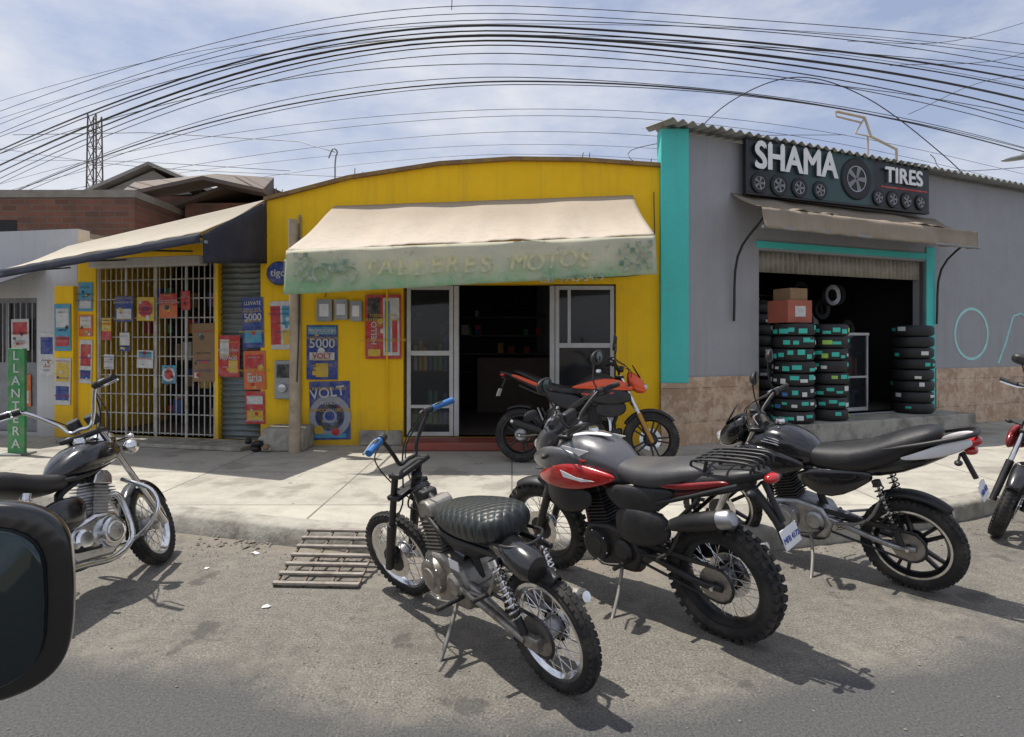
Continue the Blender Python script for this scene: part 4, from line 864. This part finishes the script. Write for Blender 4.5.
def flatwheel(x,z,r,mm,y=-.17):
    lathe('printed_tyre',[(r*.62,0),(r*.66,-.012),(r*.95,-.012),(r,0)],(x,y,z),(0,1,0),rubbernew,32); lathe('printed_rim',[(r*.58,-.006),(r*.63,-.008)],(x,y,z),(0,1,0),alum,28)
    lathe('printed_rim_dish',[(0,-.001),(r*.6,-.001)],(x,y,z),(0,1,0),rubbernew,24)
    for k in range(5):
        a=2*math.pi*k/5; boxp=[(x+r*.58*math.cos(a-.22),z+r*.58*math.sin(a-.22)),(x+r*.58*math.cos(a+.22),z+r*.58*math.sin(a+.22)),(x+r*.08*math.cos(a+.9),z+r*.08*math.sin(a+.9)),(x+r*.08*math.cos(a-.9),z+r*.08*math.sin(a-.9))]
        prism('printed_spoke',boxp,y-.006,y-.002,mm,0)
inkrim=ink('printed_grey',(.22,.23,.24))
flatwheel(3.0,3.86,.30,inkrim)
for i,(x,r) in enumerate(((1.22,.14),(1.56,.15),(1.92,.14),(2.3,.13),(3.45,.12),(3.75,.13),(4.05,.13),(4.35,.12))): flatwheel(x,3.635,r,inkrim)
tan=plaster('tan_canvas',(.33,.27,.20),(.16,.13,.095),.6,low0=3.6,low1=3.2)
root('tan_awning',FG)
cloth('awning_top',(.76,-.01,3.46),(4.80,-.01,3.40),(4.80,-.62,3.10),(.70,-.62,3.14),60,8,.05,tan,sag=.05,seed=9)
cloth('awning_flap',(.70,-.63,3.14),(4.80,-.63,3.10),(4.78,-.66,2.84),(.72,-.66,2.88),60,8,.08,tan,seed=5)
for x in (.78,4.77): tube('awning_arm',[(x,-.6,3.05),(x,-.12,2.6),(x,-.05,1.75)],.016,blackm,8,4); 
tube('awning_roller',[(.7,-.64,2.9),(4.8,-.64,2.86)],.02,steel)
wr_=[mat('wrap_teal',(.04,.48,.38),.4),mat('wrap_white',(.6,.62,.6),.4),mat('wrap_lime',(.3,.55,.08),.4),mat('wrap_blue',(.04,.16,.4),.4),rubbernew,rubbernew]
def stack(u,y,z0,nn,r,seq):
    root('tyre_stack',FG@T(u,y,z0)); h=.165
    for k in range(nn):
        ox=random.uniform(-.02,.02); z=k*h
        lathe('tyre',[(r*.6,.01),(r*.75,.0),(r*.93,.01),(r,.04),(r,h-.04),(r*.93,h-.01),(r*.75,h-.001),(r*.6,h-.01)],(ox,0,z),(0,0,1),rubbernew,32,True)
        a=random.uniform(0,360)
        for j in range(14):
            m_=random.choice(seq); 
            if m_ is rubbernew: continue
            lo_=random.choice([.03,.05,.08]); hi_=lo_+random.uniform(.03,.07)
            v,f=latheg([(r+.001,lo_),(r+.004,lo_+.003),(r+.004,hi_-.003),(r+.001,hi_)],(ox,0,z),(0,0,1),4,False,a+26*j,a+26*j+random.uniform(14,26)); add('tyre_label',v,f,m_)
stack(1.6,-.25,.40,8,.27,[wr_[0],wr_[0],wr_[0],wr_[1],wr_[1],wr_[3],rubbernew]); stack(2.25,-.22,.40,8,.27,[wr_[1],wr_[2],wr_[0],wr_[0],rubbernew,rubbernew])
stack(4.15,-.1,.40,8,.28,[rubbernew]*9+[wr_[1],wr_[0]]); stack(2.0,.9,.42,10,.28,[rubbernew]*5+[wr_[1]])
root('cardboard_box',FG@T(1.6,-.2,1.73)); bx('carton',-.22,.2,-.18,.18,0,.30,mat('orange_carton',(.36,.10,.06),.7),.005); bx('carton_upper',-.15,.15,-.15,.15,.302,.46,goods[5],.005); bx('label',-.1,.08,-.184,-.181,.08,.22,inkw)
root('glass_display_case',FG@T(3.0,.25,.42)); boxes('case_frame',[(x,x+.03,y,y+.03,0,1.15) for x in (0,.62) for y in (0,.4)]+[(-.01,.66,-.01,.44,1.151,1.19),(.03,.62,0,.03,.0,.05)]+[(.03,.62,.0,.03,.5,.53)],whiteframe); bx('case_glass',.03,.62,.01,.015,.05,1.15,glass)
for k in range(10): bx('case_goods',.06+.055*k,.1+.055*k,.15,.3,.531 if k%2 else .06,.8 if k%2 else .3,random.choice(goods))
root('shop_shelving',FG@T(0,0,0)); boxes('shelves',[(1.1,4.95,3.3,3.75,z,z+.03) for z in (.9,1.4,1.9,2.4)],steel)
for k in range(46):
    x=random.uniform(1.15,4.8); z=random.choice([.931,1.431,1.931]); bx('boxed_part',x,x+random.uniform(.08,.25),3.3+.002*k,3.6,z,z+random.uniform(.1,.3),random.choice(goods))
for k in range(16): lathe('hanging_rim',[(.1,-.02),(.17,-.03),(.18,.03),(.1,.02)],(2.3+random.uniform(0,2.2),.9+random.uniform(0,1),1.6+random.uniform(0,.8)),(0,1,0),random.choice([alum,rubbernew]),20,True)
lring=mat('light_cyan_paint',(.38,.68,.66),.7,dirt=(.33,.35,.35),damt=.4,dscale=8)
root('painted_tyre_ring',FG); lathe('ring',[(.385,-.006),(.43,-.006),(.43,-.002),(.385,-.002)],(5.68,0,1.60),(0,1,0),lring,40,True)
tubes('painted_arc',[([(6.35,-.004,1.1),(6.55,-.004,1.45),(6.75,-.004,1.9)],.017),([(6.75,-.004,1.9),(6.95,-.004,1.95),(7.2,-.004,1.85)],.017)],lring)
beige=mat('beige_metal',(.5,.42,.3),.6)
root('rooftop_bracket',T(5.1,9.6,0)); tubes('frame',[([(0,0,5.1),(.45,0,5.0),(.55,0,4.7),(.95,0,4.5),(.95,0,4.0)],.022),([(.45,0,5.0),(.30,0,4.75),(.55,0,4.7)],.014),([(0,0,5.1),(0,.0,5.02),(.4,0,4.92)],.015),([(.5,0,4.7),(.5,0,4.0)],.015)],beige,6)
root('street_lamp',T(12.3,14,0)); tube('pole',[(1.2,0,0),(1.2,0,6.2)],.09,roofm,10); tube('arm',[(1.2,0,6.0),(.4,0,5.9),(-.6,0,5.75)],.03,steel,8,4); loft('lamp_head',[(-.3,0,5.72,.05,.04),(-.6,0,5.70,.12,.07),(-1.0,0,5.62,.08,.04)],steel)
# ---------------- wires: constant height, bending in plan round the corner
root('overhead_power_lines',Matrix())
def wire(z,d0,dL,dR,r,sg=.05):
    h=z-1.5; q0,qL,qR=h/d0,h/dL,h/dR; pts=[]
    for i in range(61):
        s=-1.25+2.5*i/60; e=abs(s)/.839; q=q0+((qL if s<0 else qR)-q0)*(e**1.85); q=max(q,.1); dd=h/q
        pts.append(V(s*dd,dd,z+sg*math.sin(s*5+d0)))
    return (pts,r)
L=[]
for z,d0,dL,dR,r in [(6.5,9.15,13.2,10.4,.006),(6.5,9.35,14.0,10.9,.006),(7.0,10.4,16.2,12.4,.008),(6.4,9.5,15.6,11.6,.018),(6.4,9.65,15.9,12.0,.012),(6.3,9.6,16.6,12.3,.022),(6.3,9.75,17.3,12.9,.015),(6.2,9.7,17.6,13.3,.010),
   (6.4,9.8,14.6,11.2,.007),(6.2,9.95,18.2,13.7,.008),(6.1,10.1,15.0,12.6,.007),(6.0,10.35,19.2,14.4,.007),(6.3,11.2,20.8,15.6,.015),(6.3,11.35,21.5,15.3,.008),(6.0,11.8,17.8,16.5,.005),(6.0,12.2,18.9,17.6,.005),(5.8,12.6,20.0,18.6,.005),(5.7,13.2,18.6,17.9,.004),(5.6,13.6,22.5,19.6,.004),(7.2,10.9,14.6,12.2,.005),(7.0,10.9,15.2,13.3,.005)]:
    L.append(wire(z,d0,dL,dR,r))
L.append(([V(-9,11,5.2),V(-6,10,4.9),V(-3,8.6,4.3),V(-2.45,8.45,4.1)],.005))
L.append((crom([V(-14,16,6.6),V(-8,13,5.2),V(-2,11,4.4)],6),.005)); L.append((crom([V(-17,20,7.4),V(-9,14,5.6),V(-4,11,4.55)],6),.005))
L.append((crom([V(2.2,8.6,4.0),V(3.2,9,5.0),V(4.4,9.4,5.55),V(5.6,9.6,5.3),V(7.0,9.9,4.5),V(8.2,10.6,4.0)],8),.008))
L.append((crom([V(5.5,10,6.4),V(8,11,6.9),V(12,13,8.6)],6),.005)); L.append((crom([V(6.2,10,6.0),V(9,11,6.6),V(12,12.5,8.2)],6),.005)); L.append((crom([V(6.5,10,5.2),V(9,11.5,6.4),V(12,13,7.2)],6),.005))
L.append((crom([V(7,10.2,4.6),V(9.5,13,5.1),V(13.4,14,5.6)],6),.007)); L.append((crom([V(-.95,10,8.2),V(-.95,9.6,6.7)],3),.008))
L.append((crom([V(1.9,7.9,3.6),V(1.6,8.2,4.05),V(3.2,9,4.5),V(6,11,5.2)],6),.005))
tubes('wires',L,blackm,6)

# ---------------- car mirror
root('car_side_mirror',T(-.705,.74,1.182)@RZ(R(22)))
CUR=RZ(R(-90))
carp=mat('car_black_paint',(.006,.006,.007),.25,coat=.5)
loft('mirror_housing',[(-.10,0,0,.07,.07,3),(-.06,0,0,.125,.105,3.2),(.0,0,0,.150,.122,3.6),(.035,0,0,.154,.124,3.8)],carp,32,2,.96)
loft('mirror_pane',[(.042,0,-.002,.128,.100,3.8),(.052,0,-.002,.127,.099,3.8)],carmirror,32,0,.97)
CUR=Matrix(); tube('mirror_arm',[(-.12,.02,-.04),(-.22,.02,-.09),(-.32,.0,-.13)],[.035,.035,.045],carp,12,3)

# ---------------------------------------------------------------- camera, light, sky
cam=bpy.data.cameras.new('camera'); co=bpy.data.objects.new('camera',cam); COL.objects.link(co); co.location=(0,0,1.5); co.rotation_euler=(R(90),0,0)
cam.sensor_width=36; cam.lens=610/1024*36; cam.shift_y=-28.5/1024; cam.clip_end=2000; cam.clip_start=.05; sc.camera=co
Ld=V(.40,-.16,-1).normalized()
sun=bpy.data.lights.new('sun','SUN'); sun.energy=5; sun.angle=R(.5); sun.color=(1,.95,.87); so=bpy.data.objects.new('sun',sun); COL.objects.link(so); so.rotation_euler=Ld.to_track_quat('-Z','Y').to_euler()
w=bpy.data.worlds.new('World'); sc.world=w; w.use_nodes=True; n=w.node_tree.nodes; l=w.node_tree.links; bg=n['Background']
sk=n.new('ShaderNodeTexSky'); sk.sky_type='NISHITA'; sk.sun_disc=False; sk.sun_elevation=math.asin(-Ld.z); sk.sun_rotation=math.atan2(-Ld.x,-Ld.y); sk.dust_density=1.5; sk.air_density=1.2
tc=n.new('ShaderNodeTexCoord').outputs['Generated']; mp=n.new('ShaderNodeMapping'); mp.inputs['Scale'].default_value=(1,1,2.6); mp.inputs['Location'].default_value=(.35,0,.1); l.new(tc,mp.inputs[0])
a=nz(n,l,mp.outputs[0],2.0,9,.62)
base=mixc(n,l,.5,sk.outputs[0],(3.7,4.1,6.0))
cl=mr(n,l,a,.37,.62,.05,.94)
c=mixc(n,l,cl,base,(6.6,6.8,7.3))
l.new(c,bg.inputs['Color']); bg.inputs['Strength'].default_value=.12
sc.view_settings.view_transform='Standard'; sc.view_settings.look='None'; sc.view_settings.exposure=0
